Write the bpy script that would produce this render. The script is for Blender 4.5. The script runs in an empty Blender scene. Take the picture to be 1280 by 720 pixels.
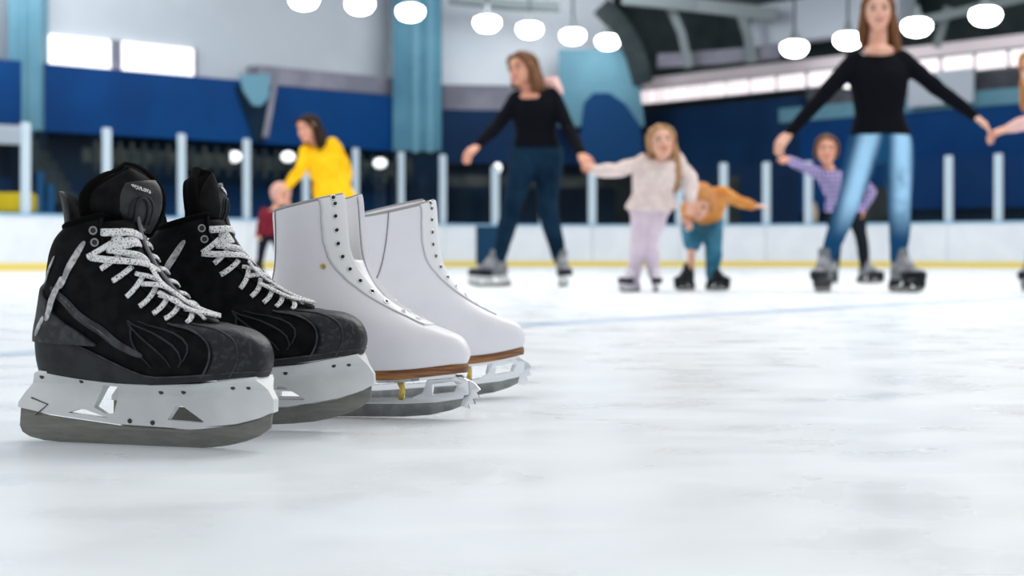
import bpy, bmesh, math, random
from mathutils import Vector as V, Matrix, noise

random.seed(7)
C = bpy.context.scene.collection
PI = math.pi
F, H, YH = 2200.0, 0.21, 319.0          # focal length in px of a 1280 wide frame, lens height, horizon row


def W(px, py, s, off=0.0):
    """Point seen at px,py at the depth where one metre spans s pixels (plus off metres)."""
    d = F / s + off
    return V(((px - 640) / F * d, d, H + (YH - py) / F * d))


# ------------------------------------------------------------------ materials
def mat(name, col, rough=0.5, metal=0.0, spec=0.5, bump=0.0, bscale=80.0, col2=None, cscale=20.0,
        cfac=(0.4, 0.6), emit=None, estr=0.0, stretch=None, sheen=0.0, bdist=0.002):
    m = bpy.data.materials.new(name)
    m.use_nodes = True
    nt = m.node_tree
    b = nt.nodes['Principled BSDF']
    b.inputs['Base Color'].default_value = (*col, 1)
    b.inputs['Roughness'].default_value = rough
    b.inputs['Metallic'].default_value = metal
    b.inputs['Specular IOR Level'].default_value = spec
    if sheen:
        b.inputs['Sheen Weight'].default_value = sheen
    if emit:
        b.inputs['Emission Color'].default_value = (*emit, 1)
        b.inputs['Emission Strength'].default_value = estr
    tc = nt.nodes.new('ShaderNodeTexCoord')
    src = tc.outputs['Object']
    if stretch:
        mp = nt.nodes.new('ShaderNodeMapping')
        mp.inputs['Scale'].default_value = stretch
        nt.links.new(src, mp.inputs['Vector'])
        src = mp.outputs['Vector']
    if col2:
        n = nt.nodes.new('ShaderNodeTexNoise')
        n.inputs['Scale'].default_value = cscale
        n.inputs['Detail'].default_value = 4
        nt.links.new(src, n.inputs['Vector'])
        r = nt.nodes.new('ShaderNodeMapRange')
        r.inputs['From Min'].default_value = cfac[0]
        r.inputs['From Max'].default_value = cfac[1]
        nt.links.new(n.outputs['Fac'], r.inputs['Value'])
        mx = nt.nodes.new('ShaderNodeMix')
        mx.data_type = 'RGBA'
        mx.inputs[6].default_value = (*col, 1)
        mx.inputs[7].default_value = (*col2, 1)
        nt.links.new(r.outputs['Result'], mx.inputs[0])
        nt.links.new(mx.outputs[2], b.inputs['Base Color'])
    if bump:
        n2 = nt.nodes.new('ShaderNodeTexNoise')
        n2.inputs['Scale'].default_value = bscale
        n2.inputs['Detail'].default_value = 3
        nt.links.new(src, n2.inputs['Vector'])
        bp = nt.nodes.new('ShaderNodeBump')
        bp.inputs['Strength'].default_value = bump
        bp.inputs['Distance'].default_value = bdist
        nt.links.new(n2.outputs['Fac'], bp.inputs['Height'])
        nt.links.new(bp.outputs['Normal'], b.inputs['Normal'])
    return m


M = {}
M['black_nylon'] = mat('black_nylon', (.0035, .0035, .004), .62, spec=.07, bump=.35, bscale=500, col2=(.008, .008, .009), cscale=60)
M['black_felt'] = mat('black_felt', (.003, .003, .003), .95, spec=.05, bump=.3, bscale=700)
M['grey_vinyl'] = mat('grey_vinyl', (.012, .013, .014), .42, spec=.3, bump=.3, bscale=260, col2=(.03, .032, .034), cscale=45)
M['dark_sole'] = mat('dark_sole', (.012, .014, .017), .5, spec=.25, bump=.2, bscale=200, col2=(.022, .025, .029), cscale=40)
M['scuffed_toe'] = mat('scuffed_toe', (.007, .009, .012), .42, spec=.3, bump=.4, bscale=160, col2=(.06, .07, .085), cscale=150, cfac=(.50, .9))
M['silver_stripe'] = mat('silver_stripe', (.58, .58, .58), .45, col2=(.26, .26, .27), cscale=140)
M['silver_dim'] = mat('silver_dim', (.16, .16, .17), .5, spec=.25)
M['dim_stripe'] = mat('dim_stripe', (.022, .024, .027), .5, spec=.25, col2=(.05, .053, .06), cscale=80)
M['lace_speckle'] = mat('lace_speckle', (.82, .82, .82), .8, spec=.2, col2=(.03, .03, .03), cscale=650, cfac=(.56, .61), bump=.5, bscale=600)
M['plastic_holder'] = mat('plastic_holder', (.74, .75, .75), .34, spec=.5, bump=.15, bscale=50, col2=(.66, .675, .68), cscale=16)
M['steel_runner'] = mat('steel_runner', (.20, .20, .18), .45, metal=.25, bump=.15, bscale=300, stretch=(1, 6, 6), col2=(.165, .165, .15), cscale=40)
M['dark_rivet'] = mat('dark_rivet', (.06, .06, .06), .4, metal=.6)
M['steel_ring'] = mat('steel_ring', (.30, .30, .30), .35, metal=.8)
M['print_white'] = mat('print_white', (.8, .8, .8), .6)
M['white_leather'] = mat('white_leather', (.84, .83, .87), .40, spec=.45, bump=.12, bscale=90, col2=(.79, .78, .82), cscale=9, bdist=.003)
M['white_trim'] = mat('white_trim', (.84, .84, .85), .42, spec=.45, bump=.12, bscale=120)
M['lining_grey'] = mat('lining_grey', (.33, .33, .34), .8, bump=.3, bscale=300)
M['seam_grey'] = mat('seam_grey', (.22, .22, .25), .7)
M['faint_seam'] = mat('faint_seam', (.50, .50, .53), .7)
M['dark_hole'] = mat('dark_hole', (.015, .015, .015), .7)
M['tan_sole'] = mat('tan_sole', (.36, .155, .045), .45, bump=.3, bscale=70, stretch=(1, 1, 14), col2=(.15, .055, .018), cscale=16)
M['chrome'] = mat('chrome', (.72, .73, .75), .14, metal=1.0)
M['blade_grey'] = mat('blade_grey', (.30, .31, .31), .38, metal=.75, bump=.2, bscale=400, col2=(.22, .23, .23), cscale=60)
M['brass'] = mat('brass', (.70, .50, .12), .28, metal=.9)


def ice_material():
    m = bpy.data.materials.new('rink_ice')
    m.use_nodes = True
    nt = m.node_tree
    L = nt.links.new
    b = nt.nodes['Principled BSDF']
    tc = nt.nodes.new('ShaderNodeTexCoord')

    def N(t, **kw):
        n = nt.nodes.new(t)
        for k, v in kw.items():
            setattr(n, k, v)
        return n

    def noise_at(scale, detail, sc=None, rot=0.0):
        mp = N('ShaderNodeMapping')
        mp.inputs['Scale'].default_value = sc or (1, 1, 1)
        mp.inputs['Rotation'].default_value = (0, 0, rot)
        L(tc.outputs['Object'], mp.inputs['Vector'])
        n = N('ShaderNodeTexNoise')
        n.inputs['Scale'].default_value = scale
        n.inputs['Detail'].default_value = detail
        L(mp.outputs['Vector'], n.inputs['Vector'])
        return n.outputs['Fac']

    def rng(v, a, c, lo=0.0, hi=1.0):
        r = N('ShaderNodeMapRange')
        r.inputs['From Min'].default_value = a
        r.inputs['From Max'].default_value = c
        r.inputs['To Min'].default_value = lo
        r.inputs['To Max'].default_value = hi
        L(v, r.inputs['Value'])
        return r.outputs['Result']

    def mix(f, a, c):
        x = N('ShaderNodeMix', data_type='RGBA')
        if hasattr(f, 'default_value') and not isinstance(f, float):
            L(f, x.inputs[0])
        else:
            x.inputs[0].default_value = f
        for i, q in ((6, a), (7, c)):
            if isinstance(q, tuple):
                x.inputs[i].default_value = (*q, 1)
            else:
                L(q, x.inputs[i])
        return x.outputs[2]

    def math_(op, a, c):
        x = N('ShaderNodeMath', operation=op)
        for i, q in ((0, a), (1, c)):
            if isinstance(q, (int, float)):
                x.inputs[i].default_value = q
            else:
                L(q, x.inputs[i])
        return x.outputs[0]

    col = mix(rng(noise_at(1.6, 5, (1, .5, 1)), .35, .7), (.785, .838, .878), (.83, .872, .90))
    # frosty streaks left by blades
    st = rng(noise_at(9, 6, (.35, 3.0, 1), .5), .56, .72)
    col = mix(math_('MULTIPLY', st, .5), col, (.90, .93, .945))
    st2 = rng(noise_at(14, 6, (3.2, .4, 1), -.4), .60, .72)
    col = mix(math_('MULTIPLY', st2, .06), col, (.68, .76, .82))
    fl = rng(noise_at(160, 3), .68, .74)
    col = mix(math_('MULTIPLY', fl, .5), col, (.96, .97, .98))
    # painted line under the ice, running away to the right
    A, B = V((-1.084, 3.726)), V((2.54, 8.73))
    dr = (B - A).normalized()
    nx, ny = -dr.y, dr.x
    sp = N('ShaderNodeSeparateXYZ')
    L(tc.outputs['Object'], sp.inputs[0])
    dist = math_('ADD', math_('MULTIPLY', sp.outputs[0], nx), math_('MULTIPLY', sp.outputs[1], ny))
    dist = math_('ABSOLUTE', math_('SUBTRACT', dist, A.x * nx + A.y * ny), 0)
    ln = rng(dist, .075, .10, 1, 0)
    patch = rng(noise_at(2.2, 4), .3, .65, .55, .95)
    col = mix(math_('MULTIPLY', ln, patch), col, (.40, .53, .70))
    L(col, b.inputs['Base Color'])
    L(rng(noise_at(5, 4), .3, .7, .22, .42), b.inputs['Roughness'])
    b.inputs['Specular IOR Level'].default_value = .28
    bp = N('ShaderNodeBump')
    bp.inputs['Strength'].default_value = .08
    bp.inputs['Distance'].default_value = .003
    L(math_('ADD', noise_at(55, 5, (.5, 1.6, 1), .4), math_('MULTIPLY', noise_at(240, 2), .4)), bp.inputs['Height'])
    L(bp.outputs['Normal'], b.inputs['Normal'])
    return m


M['ice'] = ice_material()


def glass_material():
    m = bpy.data.materials.new('rink_glass')
    m.use_nodes = True
    nt = m.node_tree
    out = nt.nodes['Material Output']
    nt.nodes.remove(nt.nodes['Principled BSDF'])
    tr = nt.nodes.new('ShaderNodeBsdfTransparent')
    tr.inputs[0].default_value = (.96, .98, .985, 1)
    gl = nt.nodes.new('ShaderNodeBsdfGlossy')
    gl.inputs['Roughness'].default_value = .03
    fr = nt.nodes.new('ShaderNodeFresnel')
    fr.inputs[0].default_value = 1.13
    mx = nt.nodes.new('ShaderNodeMixShader')
    nt.links.new(fr.outputs[0], mx.inputs[0])
    nt.links.new(tr.outputs[0], mx.inputs[1])
    nt.links.new(gl.outputs[0], mx.inputs[2])
    nt.links.new(mx.outputs[0], out.inputs[0])
    return m


M['glass'] = glass_material()


# ------------------------------------------------------------------ helpers
def link(name, me, m=None, parent=None, smooth=True, mods=()):
    o = bpy.data.objects.new(name, me)
    C.objects.link(o)
    if m is not None and not me.materials:
        for q in (m if isinstance(m, (list, tuple)) else [m]):
            me.materials.append(q)
    if parent is not None:
        o.parent = parent
    if smooth:
        me.polygons.foreach_set('use_smooth', [True] * len(me.polygons))
    return o


def obj(name, bm, m, parent=None, smooth=True):
    bmesh.ops.recalc_face_normals(bm, faces=bm.faces)
    me = bpy.data.meshes.new(name)
    bm.to_mesh(me)
    bm.free()
    return link(name, me, m, parent, smooth)


def sharp(o, ang=40):
    o.data.set_sharp_from_angle(angle=math.radians(ang))
    return o


def tag(o, label=None, cat=None, group=None, kind=None):
    if label: o['label'] = label
    if cat: o['category'] = cat
    if group: o['group'] = group
    if kind: o['kind'] = kind
    return o


def thing(name, label, cat, loc=(0, 0, 0), rot=(0, 0, 0), group=None):
    o = bpy.data.objects.new(name, None)
    C.objects.link(o)
    o.location = loc
    o.rotation_euler = rot
    o.empty_display_size = .05
    return tag(o, label, cat, group)


def box(bm, lo, hi, bev=0.0):
    r = bmesh.ops.create_cube(bm, size=1)
    vs = r['verts']
    for v in vs:
        v.co = V([lo[i] + (v.co[i] + .5) * (hi[i] - lo[i]) for i in range(3)])
    if bev:
        es = list({e for v in vs for e in v.link_edges})
        bmesh.ops.bevel(bm, geom=es, offset=bev, segments=2, affect='EDGES')


def hexa(bm, p):
    """Box from 8 corners: 4 bottom then 4 top."""
    vs = [bm.verts.new(q) for q in p]
    for f in ((0, 1, 2, 3), (4, 5, 6, 7), (0, 1, 5, 4), (1, 2, 6, 5), (2, 3, 7, 6), (3, 0, 4, 7)):
        bm.faces.new([vs[i] for i in f])


def loft(bm, rings, cap=True, closed=True):
    rows = [[bm.verts.new(p) for p in r] for r in rings]
    n = len(rows[0])
    for a, b in zip(rows, rows[1:]):
        for i in range(n if closed else n - 1):
            j = (i + 1) % n
            bm.faces.new((a[i], a[j], b[j], b[i]))
    if cap:
        bm.faces.new(rows[0][::-1])
        bm.faces.new(rows[-1])
    return rows


def frames(pts):
    out = []
    up = None
    for i, p in enumerate(pts):
        t = (pts[min(i + 1, len(pts) - 1)] - pts[max(i - 1, 0)])
        t = t.normalized() if t.length > 1e-9 else V((0, 0, 1))
        if up is None:
            up = V((0, 0, 1)) if abs(t.z) < .9 else V((0, 1, 0))
        u = (up - t * up.dot(t)).normalized()
        v = t.cross(u)
        up = u
        out.append((t, u, v))
    return out


def tube(bm, pts, rad, n=10, ends=True):
    """Tapered tube with rounded ends."""
    pts = [V(p) for p in pts]
    if not isinstance(rad, (list, tuple)):
        rad = [rad] * len(pts)
    fr = frames(pts)
    rings = []

    def ring(c, r, f):
        return [c + (f[1] * math.cos(2 * PI * k / n) + f[2] * math.sin(2 * PI * k / n)) * r for k in range(n)]
    if ends:
        for a in (75, 45, 20):
            q = math.radians(a)
            rings.append(ring(pts[0] - fr[0][0] * rad[0] * math.sin(q), rad[0] * math.cos(q), fr[0]))
    for p, r, f in zip(pts, rad, fr):
        rings.append(ring(p, r, f))
    if ends:
        for a in (20, 45, 75):
            q = math.radians(a)
            rings.append(ring(pts[-1] + fr[-1][0] * rad[-1] * math.sin(q), rad[-1] * math.cos(q), fr[-1]))
    loft(bm, rings)


def ribbon(bm, pts, nrm, w, th, n=8):
    """Flat rounded strap along pts; nrm = outward normals."""
    rings = []
    for i, p in enumerate(pts):
        t = (pts[min(i + 1, len(pts) - 1)] - pts[max(i - 1, 0)]).normalized()
        nn = (nrm[i] - t * nrm[i].dot(t)).normalized()
        s = t.cross(nn)
        k = w[i] if isinstance(w, (list, tuple)) else w
        rings.append([p + s * (k * .5 * math.copysign(abs(math.cos(a)) ** .6, math.cos(a))) + nn * (th * .5 * math.copysign(abs(math.sin(a)) ** .6, math.sin(a)))
                      for a in [2 * PI * q / n for q in range(n)]])
    loft(bm, rings)


def ellipsoid(bm, c, r, R=None, u=16, v=10):
    res = bmesh.ops.create_uvsphere(bm, u_segments=u, v_segments=v, radius=1)
    for q in res['verts']:
        p = V((q.co.x * r[0], q.co.y * r[1], q.co.z * r[2]))
        q.co = V(c) + (R @ p if R else p)


def plate(name, outline, holes, half, m, parent=None, bevel=.0006, taper=None, xf=None):
    """Solid with a profile in x,z (holes allowed), thickness along y."""
    cu = bpy.data.curves.new(name, 'CURVE')
    cu.dimensions = '2D'
    cu.fill_mode = 'BOTH'
    cu.extrude = max(half - bevel, .0001)
    cu.bevel_depth = bevel
    cu.bevel_resolution = 1
    for poly in [outline] + list(holes):
        sp = cu.splines.new('POLY')
        sp.points.add(len(poly) - 1)
        for q, p in zip(sp.points, poly):
            q.co = (p[0], p[1], 0, 1)
        sp.use_cyclic_u = True
    o = bpy.data.objects.new(name, cu)
    C.objects.link(o)
    bpy.context.view_layer.update()
    dg = bpy.context.evaluated_depsgraph_get()
    me = bpy.data.meshes.new_from_object(o.evaluated_get(dg))
    bpy.data.objects.remove(o)
    bpy.data.curves.remove(cu)
    me.materials.clear()
    for v in me.vertices:
        x, y, z = v.co
        v.co = V((x, z, y))
    bm = bmesh.new()
    bm.from_mesh(me)
    bmesh.ops.remove_doubles(bm, verts=bm.verts, dist=1e-6)
    bpy.data.meshes.remove(me)
    if taper:
        zs = [v.co.z for v in bm.verts]
        xs = [v.co.x for v in bm.verts]
        for ax, lo, hi, n in ((2, min(zs), max(zs), 12), (0, min(xs), max(xs), 16)):
            for k in range(1, n):
                c = V((0, 0, 0))
                nn = V((0, 0, 0))
                c[ax] = lo + (hi - lo) * k / n
                nn[ax] = 1
                bmesh.ops.bisect_plane(bm, geom=bm.verts[:] + bm.edges[:] + bm.faces[:], plane_co=c, plane_no=nn, dist=1e-6)
        for v in bm.verts:
            v.co.y *= taper(v.co.x, v.co.z)
    if xf:
        bmesh.ops.transform(bm, matrix=xf.to_4x4(), verts=bm.verts)
    return sharp(obj(name, bm, m, parent, True), 35)


def cat(vals, t):
    """Catmull-Rom through vals at float index t."""
    n = len(vals)
    t = max(0.0, min(n - 1.0, t))
    i = min(int(t), n - 2)
    f = t - i
    p0, p1, p2, p3 = vals[max(i - 1, 0)], vals[i], vals[i + 1], vals[min(i + 2, n - 1)]

    def c(a, b, d, e):
        return .5 * (2 * b + (d - a) * f + (2 * a - 5 * b + 4 * d - e) * f * f + (3 * b - a - 3 * d + e) * f ** 3)
    if isinstance(p1, tuple):
        return tuple(c(p0[k], p1[k], p2[k], p3[k]) for k in range(len(p1)))
    return c(p0, p1, p2, p3)


def smooth_path(pts, k=6):
    out = []
    n = len(pts)
    for i in range((n - 1) * k + 1):
        out.append(V(cat([tuple(p) for p in pts], i / k)))
    return out


def sstep(a, b, x):
    t = max(0., min(1., (x - a) / (b - a)))
    return t * t * (3 - 2 * t)


# ------------------------------------------------------------------ boot surface
FOOT = [.74, .70, .66, .66, .70, .78, .90, .98, 1.0, .99, .95]


class Boot:
    """Stack of slanted rings from sole to collar. u=0 is the toe/instep ridge, +u the far (+y) side."""

    def __init__(s, B, Fr, Wd, sag, p, upper):
        s.B, s.F, s.W, s.sag, s.p, s.upper = B, Fr, Wd, sag, p, upper
        s.n = len(B) - 1

    def pt(s, t, u):
        b, f, w = cat(s.B, t), cat(s.F, t), cat(s.W, t)
        q = (1 + math.cos(u)) / 2
        m = cat(FOOT, q * 10)
        k = sstep(1, s.upper, t)
        m = m * (1 - k) + k
        sn = math.sin(u)
        y = w * m * math.copysign(abs(sn) ** s.p, sn)
        z = b[1] + (f[1] - b[1]) * q - s.sag * math.sin(PI * min(1, q * 1.05)) * max(0, 1 - t / 4)
        return V((b[0] + (f[0] - b[0]) * q, y, z))

    def nrm(s, t, u):
        e = .02
        if t > s.n - e: t = s.n - e
        if t < e: t = e
        a = s.pt(t + e, u) - s.pt(t - e, u)
        b = s.pt(t, u + e) - s.pt(t, u - e)
        n = b.cross(a)
        n = n.normalized() if n.length > 1e-12 else V((1, 0, 0))
        c = V((cat(s.B, t)[0] * .5 + cat(s.F, t)[0] * .5, 0, s.pt(t, u).z - .02))
        return n if n.dot(s.pt(t, u) - c) > 0 else -n

    def off(s, t, u, o):
        return s.pt(t, u) + s.nrm(t, u) * o


def boot_shell(bt, near, far, nt=40, nu=48, thick=.004):
    bm = bmesh.new()
    rows = []
    for i in range(nt + 1):
        t = bt.n * i / nt
        a, b = far(t), 2 * PI - near(t)
        rows.append([bm.verts.new(bt.pt(t, a + (b - a) * j / nu)) for j in range(nu + 1)])
    for r0, r1 in zip(rows, rows[1:]):
        for j in range(nu):
            bm.faces.new((r0[j], r0[j + 1], r1[j + 1], r1[j]))
    bm.faces.new(rows[0])
    bmesh.ops.remove_doubles(bm, verts=bm.verts, dist=1e-5)
    bmesh.ops.recalc_face_normals(bm, faces=bm.faces)
    return bm


def solidify(o, th, off=-1):
    m = o.modifiers.new('thickness', 'SOLIDIFY')
    m.thickness = th
    m.offset = off
    return o


def patch(fn, na, nb, o0, o1):
    """Closed thin solid: fn(a,b,offset) with a,b in 0..1."""
    bm = bmesh.new()
    g = [[[bm.verts.new(fn(i / na, j / nb, o)) for j in range(nb + 1)] for i in range(na + 1)] for o in (o0, o1)]
    for k in (0, 1):
        for i in range(na):
            for j in range(nb):
                bm.faces.new((g[k][i][j], g[k][i + 1][j], g[k][i + 1][j + 1], g[k][i][j + 1]))
    for i in range(na):
        for j in (0, nb):
            bm.faces.new((g[0][i][j], g[0][i + 1][j], g[1][i + 1][j], g[1][i][j]))
    for j in range(nb):
        for i in (0, na):
            bm.faces.new((g[0][i][j], g[0][i][j + 1], g[1][i][j + 1], g[1][i][j]))
    return bm


def eyelet_bm(p, n, r=.0042, rr=.0011, m=14):
    bm = bmesh.new()
    a = V((0, 0, 1)) if abs(n.z) < .9 else V((1, 0, 0))
    u = (a - n * a.dot(n)).normalized()
    v = n.cross(u)
    rings = []
    for i in range(m):
        d = u * math.cos(2 * PI * i / m) + v * math.sin(2 * PI * i / m)
        rings.append([p + d * (r + rr * math.cos(2 * PI * k / 6)) + n * (rr * math.sin(2 * PI * k / 6)) for k in range(6)])
    loft(bm, rings + [rings[0]], cap=False)
    vs = [bm.verts.new(p + (u * math.cos(2 * PI * i / m) + v * math.sin(2 * PI * i / m)) * r + n * .0002) for i in range(m)]
    f = bm.faces.new(vs)
    f.material_index = 1
    bmesh.ops.remove_doubles(bm, verts=bm.verts, dist=1e-7)
    return bm


def rivet_bm(p, n, r=.0028):
    bm = bmesh.new()
    a = V((0, 0, 1)) if abs(n.z) < .9 else V((1, 0, 0))
    u = (a - n * a.dot(n)).normalized()
    v = n.cross(u)
    rings = [[p + (u * math.cos(2 * PI * k / 10) + v * math.sin(2 * PI * k / 10)) * q + n * h for k in range(10)]
             for q, h in ((r, -.001), (r, .0006), (r * .6, .0012), (r * .1, .0013))]
    loft(bm, rings)
    return bm


HB = [(.003, .081), (0, .094), (-.001, .106), (-.001, .117), (.001, .128), (.004, .139), (.007, .150), (.010, .164), (.013, .180), (.016, .197), (.021, .213), (.030, .228), (.044, .240)]
HF = [(.282, .080), (.287, .093), (.286, .106), (.279, .1185), (.262, .128), (.236, .133), (.208, .143), (.184, .160), (.161, .183), (.141, .205), (.128, .225), (.122, .242), (.119, .2565)]
HW = [.043, .046, .047, .046, .044, .042, .041, .040, .039, .039, .041, .043, .043]
HBOOT = Boot(HB, HF, HW, .0105, .68, 7)

RUN_TOP = [(.292, .040), (.275, .032), (.25, .0255), (.19, .018), (.1, .0205), (.01, .029), (-.026, .037)]
RUN_BOT = [(-.0275, .017), (-.024, .010), (-.014, .005), (.005, .0015), (.04, 0), (.195, 0), (.22, .0014), (.24, .0042), (.26, .009), (.277, .0155), (.290, .024)]
HOLD = [(.012, .0805), (.06, .076), (.115, .0705), (.155, .0675), (.215, .0705), (.281, .0795), (.287, .070), (.296, .055), (.296, .0425)] + \
       [(.275, .0345), (.25, .0282), (.19, .0210), (.1, .0235), (.01, .032), (-.0275, .0385)] + [(-.027, .043), (-.017, .055), (.006, .078)]
HOLES = [[(.086, .0665), (.109, .0655), (.098, .0335), (.086, .0325), (.071, .0405)], [(.052, .0385), (.060, .0385), (.098, .0275), (.034, .0330)], [(.176, .0455), (.186, .0455), (.212, .0290), (.209, .0265), (.164, .0285)]]


def hockey_blade(parent, rivets=True):
    half = lambda x, z: .0042 + .0016 * sstep(.030, .055, z) + .016 * sstep(.064, .080, z + (.011 * sstep(.06, .14, x) * (1 - sstep(.2, .27, x))))
    hold = plate('blade_holder', HOLD, HOLES, 1, M['plastic_holder'], parent, bevel=.0007,
                 taper=lambda x, z: half(x, z) )
    run = plate('runner', RUN_TOP + RUN_BOT, [], .0021, M['steel_runner'], parent, bevel=.0004)
    if rivets:
        for x, z in ((.012, .074), (.06, .07), (.163, .0605), (.192, .0615), (.25, .0675), (.268, .068), (.118, .0265), (.147, .0255)):
            y = half(x, z) 
            for sd in (-1, 1):
                obj('rivet', rivet_bm(V((x, sd * (y + .0002), z)), V((0, sd, -.35)).normalized()), M['dark_rivet'], hold)
        # chevron mark moulded near the heel
        bm = bmesh.new()
        P = [(-.009, .049), (.012, .042), (-.004, .030)]
        pp = [V((x, -half(x, z) - .0004, z)) for x, z in P]
        tube(bm, pp, .0009, 6)
        obj('moulded_mark', bm, M['dark_rivet'], hold)
    return hold


def px_inv(bt, px, py, px0, s, yaw, lo=-1.75, hi=.9):
    """Boot coordinates (t,u) of the surface point that lies at a picture position."""
    best = None
    c, sn = math.cos(yaw), math.sin(yaw)

    def err(t, u):
        p = bt.pt(t, u)
        return (px0 + (p.x * c + p.y * sn) * s - px) ** 2 + (YH + (H - p.z) * s - py) ** 2
    for i in range(49):
        for j in range(61):
            t, u = bt.n * i / 48, lo + (hi - lo) * j / 60
            e = err(t, u)
            if best is None or e < best[0]:
                best = (e, t, u)
    _, t, u = best
    st, su = bt.n / 96, (hi - lo) / 120
    for _ in range(14):
        for dt, du in ((st, 0), (-st, 0), (0, su), (0, -su)):
            e = err(t + dt, u + du)
            if e < best[0]:
                best = (e, t + dt, u + du)
        if (best[1], best[2]) == (t, u):
            st, su = st / 2, su / 2
        _, t, u = best
    return t, u


def hockey_skate(label, px0, s, yaw, twist, tongue_turn, pitch=0.0, tongue_w=.088, tongue_c=(.104, .0), seed=1, group=None, far_edge=.22):
    bt = HBOOT
    root = thing('hockey_skate', label, 'ice skate', group=group)
    rnd = random.Random(seed)
    near = lambda t: (twist * .55 + twist * .45 * sstep(6, 10, t)) * sstep(4.9, 6.6, t)
    far = lambda t: (far_edge + .10 * sstep(7, 11, t)) * sstep(4.9, 6.6, t)
    sh = obj('boot_shell', boot_shell(bt, near, far), M['black_nylon'], root)
    solidify(sh, .0045)

    # collar edge roll
    bm = bmesh.new()
    tt = bt.n
    tube(bm, [bt.pt(tt, far(tt) + (2 * PI - near(tt) - far(tt)) * k / 40) for k in range(41)], .0034, 8)
    obj('collar_edge', bm, M['black_felt'], root)

    # throat edge binding, near and far
    for sd, fn in ((-1, near), (1, far)):
        bm = bmesh.new()
        ts = [5.4 + (tt - 5.4) * k / 30 for k in range(31)]
        tube(bm, [bt.off(t, sd * fn(t), .0005 if sd < 0 else .0022) for t in ts], .0024, 8)
        obj('throat_binding', bm, M['silver_dim'] if sd > 0 else M['black_nylon'], root)

    # outsole wrap: high round the heel, thin under the ball
    def wrap(a, b, o):
        u = -PI + 2 * PI * a
        q = (1 + math.cos(u)) / 2
        top = 3.1 * (1 - sstep(.02, .62, q)) + .55
        return bt.off(top * b, u, o)
    obj('outsole', patch(wrap, 64, 8, -.001, .0022), M['dark_sole'], root)
    bm = bmesh.new()
    pts = []
    for k in range(60):
        u = -PI + 2 * PI * k / 60
        q = (1 + math.cos(u)) / 2
        pts.append(bt.off(3.1 * (1 - sstep(.02, .62, q)) + .55, u, .0022))
    tube(bm, pts + pts[:1], .0010, 6, False)
    obj('outsole_seam', bm, M['dim_stripe'], root)
    # toe cap
    cap = obj('toe_cap', patch(lambda a, b, o: bt.off(.15 + 5.0 * b, -.92 + 1.9 * a + .10 * math.sin(b * PI), o), 30, 18, -.002, .0020), M['scuffed_toe'], root)
    bm = bmesh.new()
    tube(bm, [bt.off(.3 + 4.85 * k / 20, -.62 + .1 * math.sin(k / 20 * PI), .0024) for k in range(21)], .0011, 6)
    tube(bm, [bt.off(.3 + 4.85 * k / 20, -.93 + .1 * math.sin(k / 20 * PI), .0020) for k in range(21)], .0013, 6)
    obj('toe_seam', bm, M['dim_stripe'], cap)
    # vamp creases between lacing and toe cap
    bm = bmesh.new()
    for k in range(4):
        u0 = -1.15 - .09 * k
        tube(bm, [bt.off(1.2 + 4.2 * q / 8, u0 + .12 * math.sin(q * .5 + k), .0006) for q in range(9)], [.0006 + .0008 * math.sin(PI * q / 8) for q in range(9)], 6)
    obj('vamp_seam', bm, M['dark_sole'], root)

    # heel counter and tendon guard
    obj('heel_counter', patch(lambda a, b, o: bt.off(2.7 + 5.3 * b * (1 - .25 * abs(2 * a - 1)), PI - 1.25 * (1 - .45 * b) + 2.5 * (1 - .45 * b) * a, o), 20, 16, -.001, .0050), M['dim_stripe'], root)

    def tg(a, b, o):
        w = .014 * (1 - .45 * b ** 2)
        y = w * (2 * a - 1)
        x = .034 + .004 * b - .012 * b * b + .012 * (2 * a - 1) ** 2 - o
        return V((x, y, .226 + .056 * b * (1 - .12 * (2 * a - 1) ** 2)))
    obj('tendon_guard', patch(tg, 12, 10, -.0022, .0022), M['grey_vinyl'], root)

    # stripes on the near side; the same on the other side
    A = lambda x, y: px_inv(bt, x, y, 52, 1105, math.radians(20), -3.3, .5)

    def stripe(name, path, w, m, k=6, th=.0014):
        tu = [A(*p) for p in path]
        fine = [cat(tu, i / k) for i in range((len(tu) - 1) * k + 1)]
        ws = [w * (.25 + .75 * math.sin(PI * min(.999, max(.001, i / (len(fine) - 1)))) ** .5) for i in range(len(fine))]
        for sd in (1, -1):
            bm = bmesh.new()
            ribbon(bm, [bt.off(t, u * sd, .0012) for t, u in fine], [bt.nrm(t, u * sd) for t, u in fine], ws, th, 8)
            obj(name, bm, m, root)
    stripe('side_stripe', [(76, 358), (100, 378), (130, 402), (165, 425), (200, 440)], .012, M['dim_stripe'])
    stripe('side_piping', [(76, 358), (104, 380), (134, 405), (160, 424)], .0022, M['seam_grey'])
    def flash(tu, w):
        fine = [cat(tu, i / 6) for i in range((len(tu) - 1) * 6 + 1)]
        ws = [w * (.2 + .8 * math.sin(PI * min(.999, max(.001, i / (len(fine) - 1)))) ** .5) for i in range(len(fine))]
        for sd in (1, -1):
            bm = bmesh.new()
            ribbon(bm, [bt.off(t, u * sd, (.0054 if t < 6.6 else .0054 - .004 * sstep(6.6, 8.2, t))) for t, u in fine], [bt.nrm(t, u * sd) for t, u in fine], ws, .0016, 8)
            obj('silver_flash', bm, M['silver_stripe'], root)
    flash([(10.3, -1.36), (9.5, -1.62), (8.6, -1.90), (7.6, -2.10)], .0085)
    flash([(8.3, -2.05), (7.3, -2.22), (6.2, -2.34), (5.0, -2.46)], .0095)
    flash([(5.4, -2.50), (4.4, -2.62), (3.3, -2.72)], .0065)
    flash([(9.6, -2.2), (8.8, -2.42), (7.9, -2.62)], .0030)

    # ---- tongue
    rows = []
    nc = 14
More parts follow.
